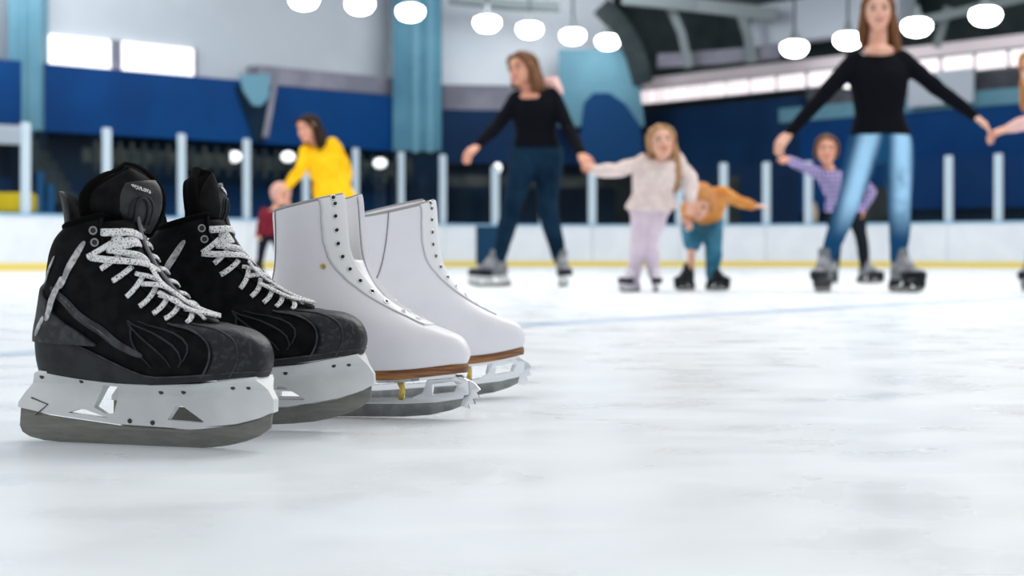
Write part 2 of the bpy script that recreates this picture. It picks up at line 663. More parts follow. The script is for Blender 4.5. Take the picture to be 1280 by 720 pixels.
    for i in range(17):
        t = 5.4 + (tt - 5.4) * i / 16 * .93
        a, b = -(near(t) + .30), far(t) + .30
        rows.append([bt.off(t, a + (b - a) * j / nc, -.0055 + .004 * math.sin(PI * j / nc)) for j in range(nc + 1)])

    def free(h, j, grow=0.0, o=0.0, wmul=1.0, shift=0.0):
        """Tongue above the collar; h 0..1, j -1..1 across."""
        turn = tongue_turn
        wd = V((math.sin(turn), math.cos(turn), 0))
        nn = V((math.cos(turn), -math.sin(turn), .12))
        w = (tongue_w * (.80 + .28 * math.sin(PI * min(1, h * .85))) * .5 * wmul + grow)
        z = .236 + (.069 + grow) * h
        if h > .42:
            k = (h - .42) / .58
            w *= max(.004, 1 - k ** 2.3) ** .5
        y = j * w + shift
        lean = .010 * h - .016 * h * h - .014 * max(0, 1 - h / .35) ** 1.5
        return V((tongue_c[0], tongue_c[1], 0)) + wd * y + nn * (.017 * (1 - j * j) - .010 + lean + o) + V((0, 0, z + .006 * h * (j * math.sin(1))))
    for i in range(14):
        h = i / 13
        rows.append([free(h, -1 + 2 * j / nc) for j in range(nc + 1)])
    bm = bmesh.new()
    loft(bm, rows, cap=False, closed=False)
    tg_o = obj('tongue', bm, M['black_nylon'], root)
    solidify(tg_o, .006, 0)
    tg_o.modifiers.new('soft', 'SUBSURF').render_levels = 1
    # thick felt lining wrapping the top of the tongue
    fo = patch(lambda a, b, o: free(b, -1 + 2 * a, .004, o - .009), 18, 18, -.0085, .0085)
    felt = obj('tongue_felt', fo, M['black_felt'], tg_o)
    felt.modifiers.new('soft', 'SUBSURF').render_levels = 1
    bm = bmesh.new()
    hs = [.05, .15, .25, .35, .45, .55, .64, .72, .79, .85, .90, .94, .97, .99]
    tube(bm, [free(h, -1, .001, -.003) for h in hs] + [free(h, 1, .001, -.003) for h in hs[::-1]], .0078, 10)
    obj('tongue_rim', bm, M['black_felt'], tg_o)
    panel = obj('tongue_panel', patch(lambda a, b, o: free(.0 + b * .80, (-1 + 2 * a) * .74, 0, o + .0035, 1, .009), 16, 14, -.002, .0022), M['grey_vinyl'], tg_o)
    # arched lace keeper and side ridges
    bm = bmesh.new()
    tube(bm, [free(.11 + .40 * math.sin(PI * k / 16) ** .5, .08 - .2 * math.cos(PI * k / 16), 0, .0075, 1, .009) for k in range(17)], .0018, 8)
    tube(bm, [free(.11 + .44 * math.sin(PI * k / 16) ** .5, .08 - .36 * math.cos(PI * k / 16), 0, .0062, 1, .009) for k in range(17)], .0012, 8)
    obj('lace_keeper', bm, M['dark_sole'], panel)
    # row of small worn white printed marks, too worn to read
    bm = bmesh.new()
    marks = ['\\|', 'V', 'S', 'N', '|_', 'Z', 'V', '/|']
    for k in range(8):
        j0 = -.22 + .072 * k
        h0 = .70 - .016 * k
        g = {'V': [(0, 1), (.5, 0), (1, 1)], 'S': [(1, 1), (0, .8), (1, .3), (0, 0)], 'N': [(0, 0), (0, 1), (1, 0), (1, 1)],
             'Z': [(0, 1), (1, 1), (0, 0), (1, 0)], '\\|': [(0, 1), (.8, .1), (.8, 1)], '|_': [(0, 1), (0, 0), (1, .1)], '/|': [(0, 0), (.7, 1), (.8, 0)]}[marks[k]]
        tube(bm, [free(h0 + .045 * y, j0 + .055 * x, 0, .0068, 1, .009) for x, y in g], .0006, 5)
    obj('worn_lettering', bm, M['print_white'], panel)

    # ---- eyelets down both edges
    en = [(6.1 + .62 * k) for k in range(10)]
    for t in (10.95, 10.15):
        u = -(near(t) + .20)
        obj('eyelet', eyelet_bm(bt.off(t, u, .0008), bt.nrm(t, u), .0040), [M['steel_ring'], M['dark_hole']], root)
        u = far(t) + .20
        obj('eyelet', eyelet_bm(bt.off(t, u, .0008), bt.nrm(t, u), .0040), [M['steel_ring'], M['dark_hole']], root)

    # ---- lace: bars across the throat, loops over the edges, slack runs
    bm = bmesh.new()

    def span(t0, u0, t1, u1, lift, w=.0075, k=14, th=.0028, sag=0.0):
        p, n = [], []
        for i in range(k + 1):
            f = i / k
            t, u = t0 + (t1 - t0) * f, u0 + (u1 - u0) * f
            o = .0022 + lift * math.sin(PI * f)
            p.append(bt.off(t, u, o) + V((0, 0, -sag * math.sin(PI * f))))
            n.append(bt.nrm(t, u))
        ribbon(bm, p, n, w, th)
    for i, t in enumerate((5.9, 6.3, 6.75, 7.25, 7.8, 8.4, 9.05, 9.75)):
        a, b = near(t), far(t)
        j = rnd.uniform(-.06, .06)
        # short piece gripping the near edge
        if t < 8:
            span(t - .62, -(a + .36 + j), t + .36, -(a - .16), .001, .0060, 10)
        else:
            span(t - .42, -(a + .40 + j), t + .25, -(a - .18), .001, .0064, 10)
        span(t - .15, b + .34, t + .1, b + .04, .001, .0060, 8)
        if i in (0, 2, 4, 6):
            span(t + .50, -(a - .05), t - .22 + j * 3, b - .16, .005, .0056)
        if i in (3, 6):
            span(t + .55, -(a + .05), t - .05 + j * 3, b - .12, .008, .0060)
    span(9.3, -(near(8.9) + .46), 8.35, far(9.3) - .02, .007, .0076)
    span(9.7, -(near(9.7) - .05), 9.9, -.05, .007, .013)
    span(10.75, -near(10.4), 10.25, far(10.2), .009, .0085)
    span(10.3, -(near(10.3) - .25), 9.8, -(near(9.8) - .45), .008, .008)
    # slack length lying along the far edge and down to the toe
    path = [(8.4, -.30), (7.7, -.34), (7.0, -.22), (6.4, -.14), (5.9, -.02), (5.45, .06)]
    pp = smooth_path([bt.off(t, u, .0085) for t, u in path], 6)
    nn = [bt.nrm(cat([q[0] for q in path], i / 6), 0) for i in range(len(pp))]
    ribbon(bm, pp, nn, .0075, .003)
    path = [(7.3, -.52), (6.8, -.40), (6.2, -.30), (5.75, -.10), (5.4, .02)]
    pp = smooth_path([bt.off(t, u, .0075) for t, u in path], 6)
    nn = [bt.nrm(cat([q[0] for q in path], i / 6), -.2) for i in range(len(pp))]
    ribbon(bm, pp, nn, .007, .003)
    lace = obj('lace', bm, M['lace_speckle'], root)

    hockey_blade(root)
    root.scale = (1, 1, 1)
    # stand it on the ice
    R = Matrix.Rotation(-yaw, 3, 'Z') @ Matrix.Rotation(-pitch, 3, 'Y')
    mz = min((R @ V((x, 0, z))).z for x, z in RUN_BOT)
    root.rotation_euler = R.to_euler()
    root.location = ((px0 - 640) / s, F / s, -mz)
    return root


# ------------------------------------------------------------------ figure skate
GB = [(.006, .075), (.002, .090), (0, .105), (.001, .12), (.003, .135), (.007, .15), (.012, .163), (.016, .177), (.019, .193), (.020, .21), (.020, .228), (.0195, .246), (.019, .260), (.0195, .266)]
GF = [(.272, .066), (.277, .078), (.275, .090), (.266, .102), (.247, .111), (.222, .1205), (.196, .134), (.172, .153), (.154, .173), (.143, .196), (.138, .222), (.136, .25), (.134, .278), (.132, .289)]
GW = [.040, .043, .044, .043, .041, .040, .039, .038, .038, .039, .041, .043, .045, .045]
GBOOT = Boot(GB, GF, GW, .012, .66, 7)


def figure_skate(label, px0, s, yaw, pitch=0.0, group=None, seam=.62, stud=True):
    bt = GBOOT
    tt = bt.n
    root = thing('figure_skate', label, 'ice skate', group=group)
    gn = lambda t: (.26 + .34 * sstep(7, 10, t)) * sstep(5.6, 7.4, t)
    gf = lambda t: (.26 + .04 * sstep(7, 10, t)) * sstep(5.6, 7.4, t)
    sh = obj('boot_upper', boot_shell(bt, gn, gf, 56, 60), M['white_leather'], root)
    solidify(sh, .0045)

    def reach(t, u0, dist, sd):
        """Angle whose surface point lies dist along from the throat edge."""
        u, acc, p = u0, 0.0, bt.pt(t, sd * u0)
        while acc < dist and u < 2.4:
            u += .02
            q = bt.pt(t, sd * u)
            acc += (q - p).length
            p = q
        return u
    eye = [5.35 + 7.35 * (k / 11) ** 1.0 for k in range(12)]
    for sd in (-1, 1):
        gap = gn if sd < 0 else gf
        fac = obj('eyelet_facing', patch(lambda a, b, o: bt.off(4.7 + (tt - 4.7) * a, sd * (gap(4.7 + (tt - 4.7) * a) + (reach(4.7 + (tt - 4.7) * a, gap(4.7 + (tt - 4.7) * a), .020 + .012 * sstep(6, 9, 4.7 + (tt - 4.7) * a), sd) - gap(4.7 + (tt - 4.7) * a)) * b), o), 40, 8, -.002, .0016), M['white_trim'], root)
        for t in eye:
            u = sd * reach(t, gap(t), .009 + .005 * sstep(6, 10, t), 1)
            obj('eyelet', eyelet_bm(bt.off(t, u, .0018), bt.nrm(t, u), .0031, .0010), [M['chrome'], M['dark_hole']], fac)
        # stitch line along the facing
        bm = bmesh.new()
        pts = []
        for k in range(41):
            t = 4.7 + (tt - 4.7) * k / 40
            pts.append(bt.off(t, sd * (reach(t, gap(t), .020 + .012 * sstep(6, 9, t), sd) + .01), .0008))
        tube(bm, pts, .00075, 6)
        obj('facing_seam', bm, M['faint_seam'], root)
        u = sd * reach(8.7, gap(8.7), .046, 1)
        if stud: obj('side_stud', eyelet_bm(bt.off(8.7, u, .001), bt.nrm(8.7, u), .0026, .0012), [M['brass'], M['lining_grey']], root)
        # back stay panel seam
        bm = bmesh.new()
        tube(bm, [bt.off(6.0 + (tt - 6.0) * k / 30, sd * (PI - seam + .55 * (1 - k / 30) ** 2), .0004) for k in range(31)], .0009, 6)
        obj('back_seam', bm, M['seam_grey'], root)
    gap = gn
    # padded tongue lying inside the throat
    rows = []
    for i in range(24):
        t = 5.7 + 3.6 * i / 23
        a = gap(t) + .42
        rows.append([bt.off(t, -a + 2 * a * j / 12, -.011 + .004 * math.sin(PI * j / 12) - .006 * sstep(8, 12, t)) for j in range(13)])
    bm = bmesh.new()
    loft(bm, rows, cap=False, closed=False)
    solidify(obj('tongue', bm, M['white_trim'], root), .005, 0)
    # dark rolled top edge
    bm = bmesh.new()
    tube(bm, [bt.off(tt, gf(tt) + .05 + (2 * PI - gn(tt) - gf(tt) - .1) * k / 50, -.0015) for k in range(51)], .0024, 8)
    obj('collar_edge', bm, M['lining_grey'], root)
    obj('lining', patch(lambda a, b, o: bt.off(6 + (tt - .08 - 6) * b, gf(tt) + .12 + (2 * PI - gn(tt) - gf(tt) - .24) * a, o), 40, 12, -.0075, -.0055), M['white_trim'], root)

    # stacked leather sole and heel
    def welt(a, b, o):
        u = -PI + 2 * PI * a
        p = bt.pt(0, u)
        q = V((p.x - .13, p.y, 0))
        k = 1 + (.0022 + .001 * math.sin(b * PI)) / max(.02, q.length)
        return V((.13 + q.x * k, q.y * k, p.z + .002 - .0112 * b))
    bm = bmesh.new()
    rows = [[welt(j / 64, b, 0) for j in range(64)] for b in (0, .08, .45, .5, .55, .92, 1)]
    loft(bm, rows)
    sharp(obj('sole', bm, M['tan_sole'], root))
    bm = bmesh.new()

    def hl(sc, z):
        return [V((.036 + .034 * sc * math.copysign(abs(math.cos(a)) ** .6, math.cos(a)), .029 * sc * math.copysign(abs(math.sin(a)) ** .7, math.sin(a)), z)) for a in [2 * PI * k / 28 for k in range(28)]]
    loft(bm, [hl(1, .066), hl(.96, .055), hl(.9, .040)])
    sharp(obj('heel', bm, M['tan_sole'], root))

    # blade: plates, stanchions, runner, toe pick
    def solep(x):
        q = min(1, max(0, (x - .006) / .266))
        return .075 + (.066 - .075) * q - .012 * math.sin(PI * min(1, q * 1.05)) - .0108
    xs = [.150 + (.262 - .150) * k / 10 for k in range(11)]
    bm = bmesh.new()
    rows = []
    for x in xs:
        w = .026 * math.sin(PI * min(.93, max(.10, (x - .13) / .15))) ** .6
        z = solep(x)
        rows.append([V((x, -w, z - .0034)), V((x, w, z - .0034)), V((x, w, z)), V((x, -w, z))])
    loft(bm, rows)
    mount = obj('sole_plate', bm, M['chrome'], root, False)
    bm = bmesh.new()
    box(bm, (.012, -.019, .0355), (.066, .019, .0398), .0015)
    obj('heel_plate', bm, M['chrome'], root, False)
    run = [(-.018, .010), (-.010, .004), (.01, .0008), (.04, 0), (.19, 0), (.225, .0025), (.252, .0085), (.268, .0145), (.272, .024), (.235, .0185), (.19, .0165), (.04, .0165), (-.012, .019)]
    plate('runner', run, [], .0020, M['blade_grey'], root, .0004)
    up = [(-.012, .0192), (.04, .0168), (.19, .0168), (.235, .0188), (.272, .0243), (.276, .030), (.276, .046), (.266, .0525), (.224, .0480), (.216, .030), (.200, .0235), (.085, .0225), (.070, .037), (.012, .037), (.004, .0235), (-.012, .0225)]
    holes = [[(.227, .0275), (.229, .0425), (.258, .0465), (.263, .041), (.258, .031)], [(.022, .0245), (.022, .033), (.062, .033), (.070, .0245)]]
    plate('stanchion', up, holes, .0052, M['chrome'], root, .0009, taper=lambda x, z: .55 + .9 * sstep(.022, .05, z))
    # slim brass screw post
    bm = bmesh.new()
    tube(bm, [V((.186, 0, .0215)), V((.188, 0, .034)), V((.185, 0, solep(.185) - .003))], [.0048, .0034, .0052], 12, False)
    obj('screw_post', bm, M['brass'], root)
    pick = [(.266, .0145), (.276, .011), (.2745, .0175), (.2835, .0165), (.281, .0235), (.289, .0245), (.2855, .031), (.291, .035), (.284, .043), (.276, .047), (.2715, .03)]
    plate('toe_pick', pick, [], .0034, M['chrome'], root, .0004)

    R = Matrix.Rotation(-yaw, 3, 'Z') @ Matrix.Rotation(-pitch, 3, 'Y')
    mz = min((R @ V((x, 0, z))).z for x, z in run)
    root.rotation_euler = R.to_euler()
    root.location = ((px0 - 640) / s, F / s, -mz)
    return root


hockey_skate('black hockey skate at far left, laces and broad tongue turned to the viewer', 52, 1105, math.radians(20), .95, math.radians(36), 0, .080, (.109, .004), 3, far_edge=-.04)
hockey_skate('black hockey skate behind the front one, beside the white skates, tongue edge-on', 171, 1030, math.radians(7), .70, math.radians(6), math.radians(3.0), .048, (.108, 0), 5, far_edge=.12)
figure_skate('white figure skate with tan sole standing next to the black hockey skate', 331, 952, math.radians(12), math.radians(.8))
figure_skate('white figure skate standing farthest back, right of the other white skate', 440, 880, math.radians(-28), math.radians(1.4), seam=1.0, stud=False)

# ------------------------------------------------------------------ people
def cloth(name, col, col2=None, rough=.85, scale=8, **k):
    M[name] = mat(name, col, rough, spec=.06, bump=k.pop('bump', .3), bscale=k.pop('bscale', 120), col2=col2, cscale=scale, **k)


M['skin'] = mat('skin', (.72, .42, .31), .5, spec=.35, col2=(.66, .34, .24), cscale=12)
M['skin_warm'] = mat('skin_warm', (.66, .33, .22), .5, spec=.35, col2=(.60, .27, .18), cscale=12)
M['lips'] = mat('lips', (.45, .10, .09), .4)
M['eye'] = mat('eye', (.75, .74, .72), .2)
M['iris'] = mat('iris', (.03, .02, .015), .2)
for n, a, b in (('hair_brown', (.09, .04, .018), (.17, .08, .036)), ('hair_dark', (.010, .005, .003), (.025, .012, .007)), ('hair_blonde', (.26, .13, .06), (.48, .29, .15)),
                ('hair_ginger', (.42, .17, .05), (.55, .26, .09)), ('hair_chestnut', (.085, .034, .013), (.22, .10, .045))):
    M[n] = mat(n, a, .55, spec=.12, bump=.6, bscale=60, stretch=(6, 6, .6), col2=b, cscale=14, cfac=(.35, .65))
cloth('black_knit', (.004, .005, .008))
M['knit_cap'] = mat('knit_cap', (.62, .36, .30), .85, spec=.1, bump=.5, bscale=90)
cloth('jeans_light', (.045, .15, .30), (.20, .42, .62), scale=5, cfac=(.40, .60))
cloth('jeans_dark', (.003, .014, .032), (.007, .026, .052), scale=6)
cloth('jeans_teal', (.025, .12, .20), (.06, .21, .31), scale=9)
cloth('fleece_pink', (.66, .54, .51), (.74, .63, .60), scale=30, bump=.8, bscale=70)
cloth('legging_lilac', (.58, .48, .58), (.66, .56, .64))
cloth('jacket_orange', (.60, .24, .055), (.70, .33, .11), scale=10)
cloth('coat_yellow', (.80, .42, .006), (.86, .50, .015), scale=6)
cloth('coat_maroon', (.11, .010, .020), (.17, .018, .03), scale=10)
cloth('trousers_black', (.010, .013, .020))
cloth('vest_navy', (.012, .028, .085))
cloth('scarf_pink', (.75, .48, .45))
cloth('skate_grey', (.16, .17, .185), (.30, .31, .33), rough=.5, scale=14)
cloth('skate_black', (.012, .014, .018), (.03, .034, .04), rough=.45, scale=14)
cloth('skate_pale', (.52, .48, .55), (.62, .58, .64), rough=.5, scale=14)
cloth('glove_pink', (.75, .28, .28))


def faded_jeans():
    m = mat('jeans_faded', (.012, .085, .20), .85, spec=.06, bump=.3, bscale=120)
    nt = m.node_tree
    L = nt.links.new
    b = nt.nodes['Principled BSDF']
    tc = nt.nodes.new('ShaderNodeTexCoord')
    sp = nt.nodes.new('ShaderNodeSeparateXYZ')
    L(tc.outputs['Object'], sp.inputs[0])

    def rg(v, a, c):
        r = nt.nodes.new('ShaderNodeMapRange')
        r.interpolation_type = 'SMOOTHSTEP'
        r.inputs['From Min'].default_value = a
        r.inputs['From Max'].default_value = c
        L(v, r.inputs['Value'])
        return r.outputs['Result']

    def mul(a, c, op='MULTIPLY'):
        q = nt.nodes.new('ShaderNodeMath')
        q.operation = op
        L(a, q.inputs[0])
        if isinstance(c, float): q.inputs[1].default_value = c
        else: L(c, q.inputs[1])
        return q.outputs[0]
    n = nt.nodes.new('ShaderNodeTexNoise')
    n.inputs['Scale'].default_value = 7
    n.inputs['Detail'].default_value = 5
    L(tc.outputs['Object'], n.inputs['Vector'])
    front = rg(sp.outputs[1], .03, -.10)
    # worn pale strips run down the middle of each thigh
    xl = mul(mul(sp.outputs[2], .264), -.214, 'ADD')
    dl = mul(mul(sp.outputs[0], xl, 'SUBTRACT'), 0.0, 'ABSOLUTE')
    dr = mul(mul(sp.outputs[0], -.207, 'ADD'), 0.0, 'ABSOLUTE')
    dm = mul(dl, dr, 'MINIMUM')
    strip_ = rg(dm, .085, .015)
    wear = mul(mul(mul(front, strip_), rg(sp.outputs[2], .28, .55)), rg(n.outputs['Fac'], .15, .5))
    mx = nt.nodes.new('ShaderNodeMix')
    mx.data_type = 'RGBA'
    mx.inputs[6].default_value = (.009, .062, .150, 1)
    mx.inputs[7].default_value = (.36, .62, .86, 1)
    L(wear, mx.inputs[0])
    L(mx.outputs[2], b.inputs['Base Color'])
    return m


M['jeans_faded'] = faded_jeans()


def plaid():
    m = mat('plaid_shirt', (.20, .17, .42), .85, spec=.06)
    nt = m.node_tree
    b = nt.nodes['Principled BSDF']
    tc = nt.nodes.new('ShaderNodeTexCoord')
    cols = []
    for d in ('X', 'Z'):
        w = nt.nodes.new('ShaderNodeTexWave')
        w.bands_direction = d
        w.inputs['Scale'].default_value = 9
        w.inputs['Distortion'].default_value = .8
        nt.links.new(tc.outputs['Object'], w.inputs['Vector'])
        cols.append(w.outputs['Fac'])
    ad = nt.nodes.new('ShaderNodeMath')
    nt.links.new(cols[0], ad.inputs[0])
    nt.links.new(cols[1], ad.inputs[1])
    r = nt.nodes.new('ShaderNodeValToRGB')
    r.color_ramp.elements[0].color = (.025, .03, .13, 1)
    r.color_ramp.elements[1].color = (.46, .38, .62, 1)
    md = nt.nodes.new('ShaderNodeMath')
    md.operation = 'MULTIPLY'
    md.inputs[1].default_value = .5
    nt.links.new(ad.outputs[0], md.inputs[0])
    nt.links.new(md.outputs[0], r.inputs[0])
    nt.links.new(r.outputs[0], b.inputs['Base Color'])
    return m


M['plaid'] = plaid()


def remesh(o, voxel, it=4, fac=.5):
    r = o.modifiers.new('skin_over', 'REMESH')
    r.mode = 'VOXEL'
    r.voxel_size = voxel
    r.use_smooth_shade = True
    s = o.modifiers.new('relax', 'SMOOTH')
    s.factor = fac
    s.iterations = it
    return o


FOLD = bpy.data.textures.new('cloth_folds', 'CLOUDS')
FOLD.noise_scale = .09
FINE = bpy.data.textures.new('hair_strands', 'CLOUDS')
FINE.noise_scale = .03


def wrinkle(o, st, tex=FOLD):
    d = o.modifiers.new('folds', 'DISPLACE')
    d.texture = tex
    d.texture_coords = 'LOCAL'
    d.strength = st
    d.mid_level = .5
    return o


def ell_ring(c, a, b, u, w, n=20, p=.85):
    return [c + u * (a * math.copysign(abs(math.cos(t)) ** p, math.cos(t))) + w * (b * math.copysign(abs(math.sin(t)) ** p, math.sin(t))) for t in [2 * PI * k / n for k in range(n)]]


HEAD = [(-.50, .09, .37, -.14), (-.46, .15, .40, -.06), (-.38, .21, .43, .05), (-.27, .265, .43, .18), (-.13, .31, .425, .33), (0, .33, .42, .40),
        (.13, .345, .425, .44), (.25, .335, .41, .44), (.36, .285, .34, .38), (.44, .20, .24, .27), (.49, .08, .10, .11)]


def head_rings(c, R, h, rows, n=24):
    out = []
    for z, a, f, b in rows:
        r = []
        for k in range(n):
            t = 2 * PI * k / n
            x = a * math.copysign(abs(math.cos(t)) ** .9, math.cos(t))
            y = (f - b) / 2 + (f + b) / 2 * math.copysign(abs(math.sin(t)) ** .85, math.sin(t))
            if y > .2 and -.08 < z < .09:
                for sx in (-1, 1):
                    y -= .035 * math.exp(-((x - sx * .15) / .085) ** 2 - ((z - .02) / .06) ** 2)
            if y > .2 and z > .1 and z < .2:
                y += .012
            r.append(c + R @ V((x, y, z)) * h)
        out.append(r)
    return out


def finger_hand(bm, wrist, tip, k, curl, back, thumb_side):
    """Palm, four curled fingers and a thumb. back = direction of the back of the hand."""
    d = (tip - wrist).normalized()
    bk = (back - d * back.dot(d)).normalized()
    sd = d.cross(bk) * thumb_side
    L = .095 * k
    rings = []
    for f, a, b in ((-.1, .024, .019), (.15, .030, .017), (.55, .040, .015), (.95, .041, .013), (1.04, .036, .009)):
        rings.append(ell_ring(wrist + d * (L * f), a * k, b * k, sd, bk, 14))
    loft(bm, rings)
    for i, (o, ln, r) in enumerate(((.030, .070, .0088), (.010, .078, .0092), (-.010, .073, .0088), (-.029, .058, .0078))):
        p = wrist + d * (L * .86) + sd * (o * k)
        pts, a = [p], 0.0
        for j, q in enumerate((.46, .30, .24)):
            a += curl * (.75 if j == 0 else 1.0)
            dirn = d * math.cos(a) - bk * math.sin(a) + sd * (o * 1.5)
            p = p + dirn.normalized() * (ln * q * k + (.012 * k if j == 0 else 0))
            pts.append(p)
        tube(bm, pts, [r * k, r * .97 * k, r * .9 * k, r * .78 * k], 8)
    p = wrist + d * (L * .28) + sd * (.024 * k)
    pts = [p, p + (d * .45 + sd * .8 - bk * .25).normalized() * .034 * k]
    pts.append(pts[-1] + (d * .85 + sd * .38 - bk * .35).normalized() * .032 * k)
    pts.append(pts[-1] + (d * .95 + sd * .05 - bk * .4).normalized() * .026 * k)
    tube(bm, pts, [.013 * k, .011 * k, .0098 * k, .0085 * k], 8)


SMALL = {}


def small_skate(parent, at, ang, k, m, dark=None):
    """A worn skate: boot over a blade, heel under the ankle point, toe heading ang."""
    if not SMALL:
        bt = HBOOT
        bm = boot_shell(bt, lambda t: 0, lambda t: 0, 22, 24)
        bmesh.ops.holes_fill(bm, edges=[e for e in bm.edges if e.is_boundary])
        bmesh.ops.recalc_face_normals(bm, faces=bm.faces)
        me = bpy.data.meshes.new('skate_boot')
        bm.to_mesh(me)
        bm.free()
        me.polygons.foreach_set('use_smooth', [True] * len(me.polygons))
        SMALL['boot'] = me
        tmp = hockey_blade(None, False)
        SMALL['hold'] = tmp.data
        run = [c for c in bpy.data.objects if c.name.startswith('runner') and c.parent is None][0]
        SMALL['run'] = run.data
        for mk in [c for c in tmp.children]:
            bpy.data.objects.remove(mk)
        bpy.data.objects.remove(tmp)
        bpy.data.objects.remove(run)
        bm = patch(lambda a, b, o: bt.off(3.3 * b, -1.7 + 3.4 * a, o), 24, 10, -.002, .003)
        bmesh.ops.recalc_face_normals(bm, faces=bm.faces)
        SMALL['toe'] = bpy.data.meshes.new('toe_cover')
        bm.to_mesh(SMALL['toe'])
        bm.free()
    b = link('skate_boot', SMALL['boot'].copy(), m, parent)
    d = V((math.cos(ang), math.sin(ang), 0))
    b.location = V((at.x, at.y, 0)) - d * .062 * k
    b.rotation_euler = (0, 0, ang)
    b.scale = (k, k, k)
    h = link('blade_holder', SMALL['hold'].copy(), M['plastic_holder'] if dark is None else dark, b, False)
    h.data.materials.clear()
    h.data.materials.append(M['plastic_holder'] if dark is None else dark)
    r = link('runner', SMALL['run'].copy(), M['steel_runner'], b, False)
    t = link('toe_cover', SMALL['toe'].copy(), M['skate_black'], b)
    return b


def person(label, s, J, height, top, bottom, hair, skin='skin', face=(0, 0, 0), toes=(-90, -90), skates=('skate_grey', None), head_h=.225,
           hair_len=0.0, hair_side=(1, 1), torso=(1, 1), sleeve=1.0, extra=None, curl=(.5, .5), hem=.08, bulk=1.0, leg_bulk=1.0,
           short_leg=None, glove=None, back=None, thumbs=(1, -1), group=None, scoop=False, neck_w=1.0):
    k = height / 1.66
    P = {n: W(p[0], p[1], s, p[2] if len(p) > 2 else 0) for n, p in J.items()}
    base = (P['anL'] + P['anR']) / 2
    base.z = 0
    root = thing('person', label, 'person', base, group=group)
    P = {n: p - base for n, p in P.items()}
    kids = []
    R = Matrix.Rotation(PI + face[0], 3, 'Z') @ Matrix.Rotation(-face[1], 3, 'X') @ Matrix.Rotation(face[2], 3, 'Y')
    hh = head_h
    shm, hpm = (P['shL'] + P['shR']) / 2, (P['hpL'] + P['hpR']) / 2
    us = (P['shR'] - P['shL']).normalized()
    uh = (P['hpR'] - P['hpL']).normalized()
    shw = (P['shR'] - P['shL']).length / 2
    spine = (shm - hpm)
    neck_base = shm + spine.normalized() * .035 * k
    if 'neck' in P: neck_base = P['neck']

    def torso_st(dr, lo=-.12, hi=1.08, hem=None):
        st = []
        for f, a, b in ((-.16, .10, .085), (-.08, .150, .105), (.05, .165, .112), (.2, .152, .102), (.38, .126, .088), (.55, .135, .098), (.72, .150, .108), (.86, .158, .100), (.95, .150, .082), (1.0, .125, .068), (1.04, .092, .060), (1.07, .070, .055)):
            if f < lo or f > hi or (hem is not None and f <= hem + .02): continue
            g = max(0, min(1, f))
            u = (uh * (1 - g) + us * g).normalized()
            w = u.cross(spine.normalized()).normalized()
            c = hpm + spine * f
            a2 = a * k * torso[0]
            if f > .8: a2 = min(a2, shw * (1.06 if f < .97 else .8)) if f < 1.0 else a2
            bb = 4 * g * (1 - g) * (back or 0)
            st.append((c + w * bb, a2 + dr, b * k * torso[1] + dr, u, w))
        if hem is not None:
            u = (uh * (1 - max(0, min(1, hem))) + us * max(0, min(1, hem))).normalized()
            w = u.cross(spine.normalized()).normalized()
            c = hpm + spine * hem
            a = (.158 if hem > .1 else .168) * k * torso[0] + dr
            b = .110 * k * torso[1] + dr
            st = [(c, a, b, u, w), (c + spine * .012, a * 1.01, b * 1.01, u, w)] + st
        return st

    def leg(bm, sd, dr, stop=1.0, fl=1.0):
        h, kn, an = P['hp' + sd], P['kn' + sd], P['an' + sd]
        p0 = h + (hpm - h) * .1
        pts = [p0 + V((0, 0, .02 * k)), p0 * .65 + kn * .35, kn + (p0 - kn).normalized() * .07 * k, kn + (an - kn).normalized() * .05 * k, kn * .65 + an * .35, kn * .25 + an * .75, an]
        rad = [.088, .079, .058, .053, .053, .041, .037]
        if stop < 1:
            n = 4 if stop > .4 else 3
            pts, rad = pts[:n], rad[:n]
        tube(bm, pts, [r * k * fl + dr for r in rad], 14)

    def arm(bm, sd, dr, hand_gap=0.0, fl=1.0):
        a, e, w = P['sh' + sd], P['el' + sd], P['wr' + sd]
        a = a + (shm - a) * .12
        w2 = w - (w - e).normalized() * hand_gap
        tube(bm, [a, a * .6 + e * .4, e * .85 + a * .15, e, e * .7 + w2 * .3, e * .3 + w2 * .7, w2], [r * k * fl + dr for r in (.052, .045, .039, .037, .038, .030, .024)], 12)

    # continuous body: head, neck, trunk, limbs and hands
    bm = bmesh.new()
    hc = P['head']
    loft(bm, head_rings(hc, R, hh, HEAD))
    G = lambda x, y, z: hc + R @ V((x, y, z)) * hh
    tube(bm, [G(0, .39, .07), G(0, .44, -.02), G(0, .495, -.10)], [.030 * hh, .036 * hh, .055 * hh], 8)
    for sx in (-1, 1):
        ellipsoid(bm, G(sx * .045, .44, -.115), (.04 * hh,) * 3, None, 8, 6)
        ellipsoid(bm, G(sx * .315, -.03, -.01), (.035 * hh, .07 * hh, .11 * hh), R, 10, 8)
        ellipsoid(bm, G(sx * .17, .33, -.13), (.11 * hh, .08 * hh, .09 * hh), R, 10, 8)
    ellipsoid(bm, G(0, .37, -.43), (.10 * hh, .07 * hh, .06 * hh), R, 10, 8)
    ellipsoid(bm, G(0, .405, -.245), (.115 * hh, .045 * hh, .045 * hh), R, 10, 8)
    nk = .052 * k * neck_w if k > .8 else .048 * k
    tube(bm, [neck_base - spine.normalized() * .05 * k, neck_base, G(0, -.05, -.42), G(0, -.02, -.2)], [nk * 1.35, nk * 1.1, nk, nk], 14)
    loft(bm, [ell_ring(*q) for q in torso_st(-.006)])
    if scoop:
        ellipsoid(bm, neck_base + V((0, -.035 * k, -.030 * k)), (.088 * k, .058 * k, .040 * k), None, 20, 12)
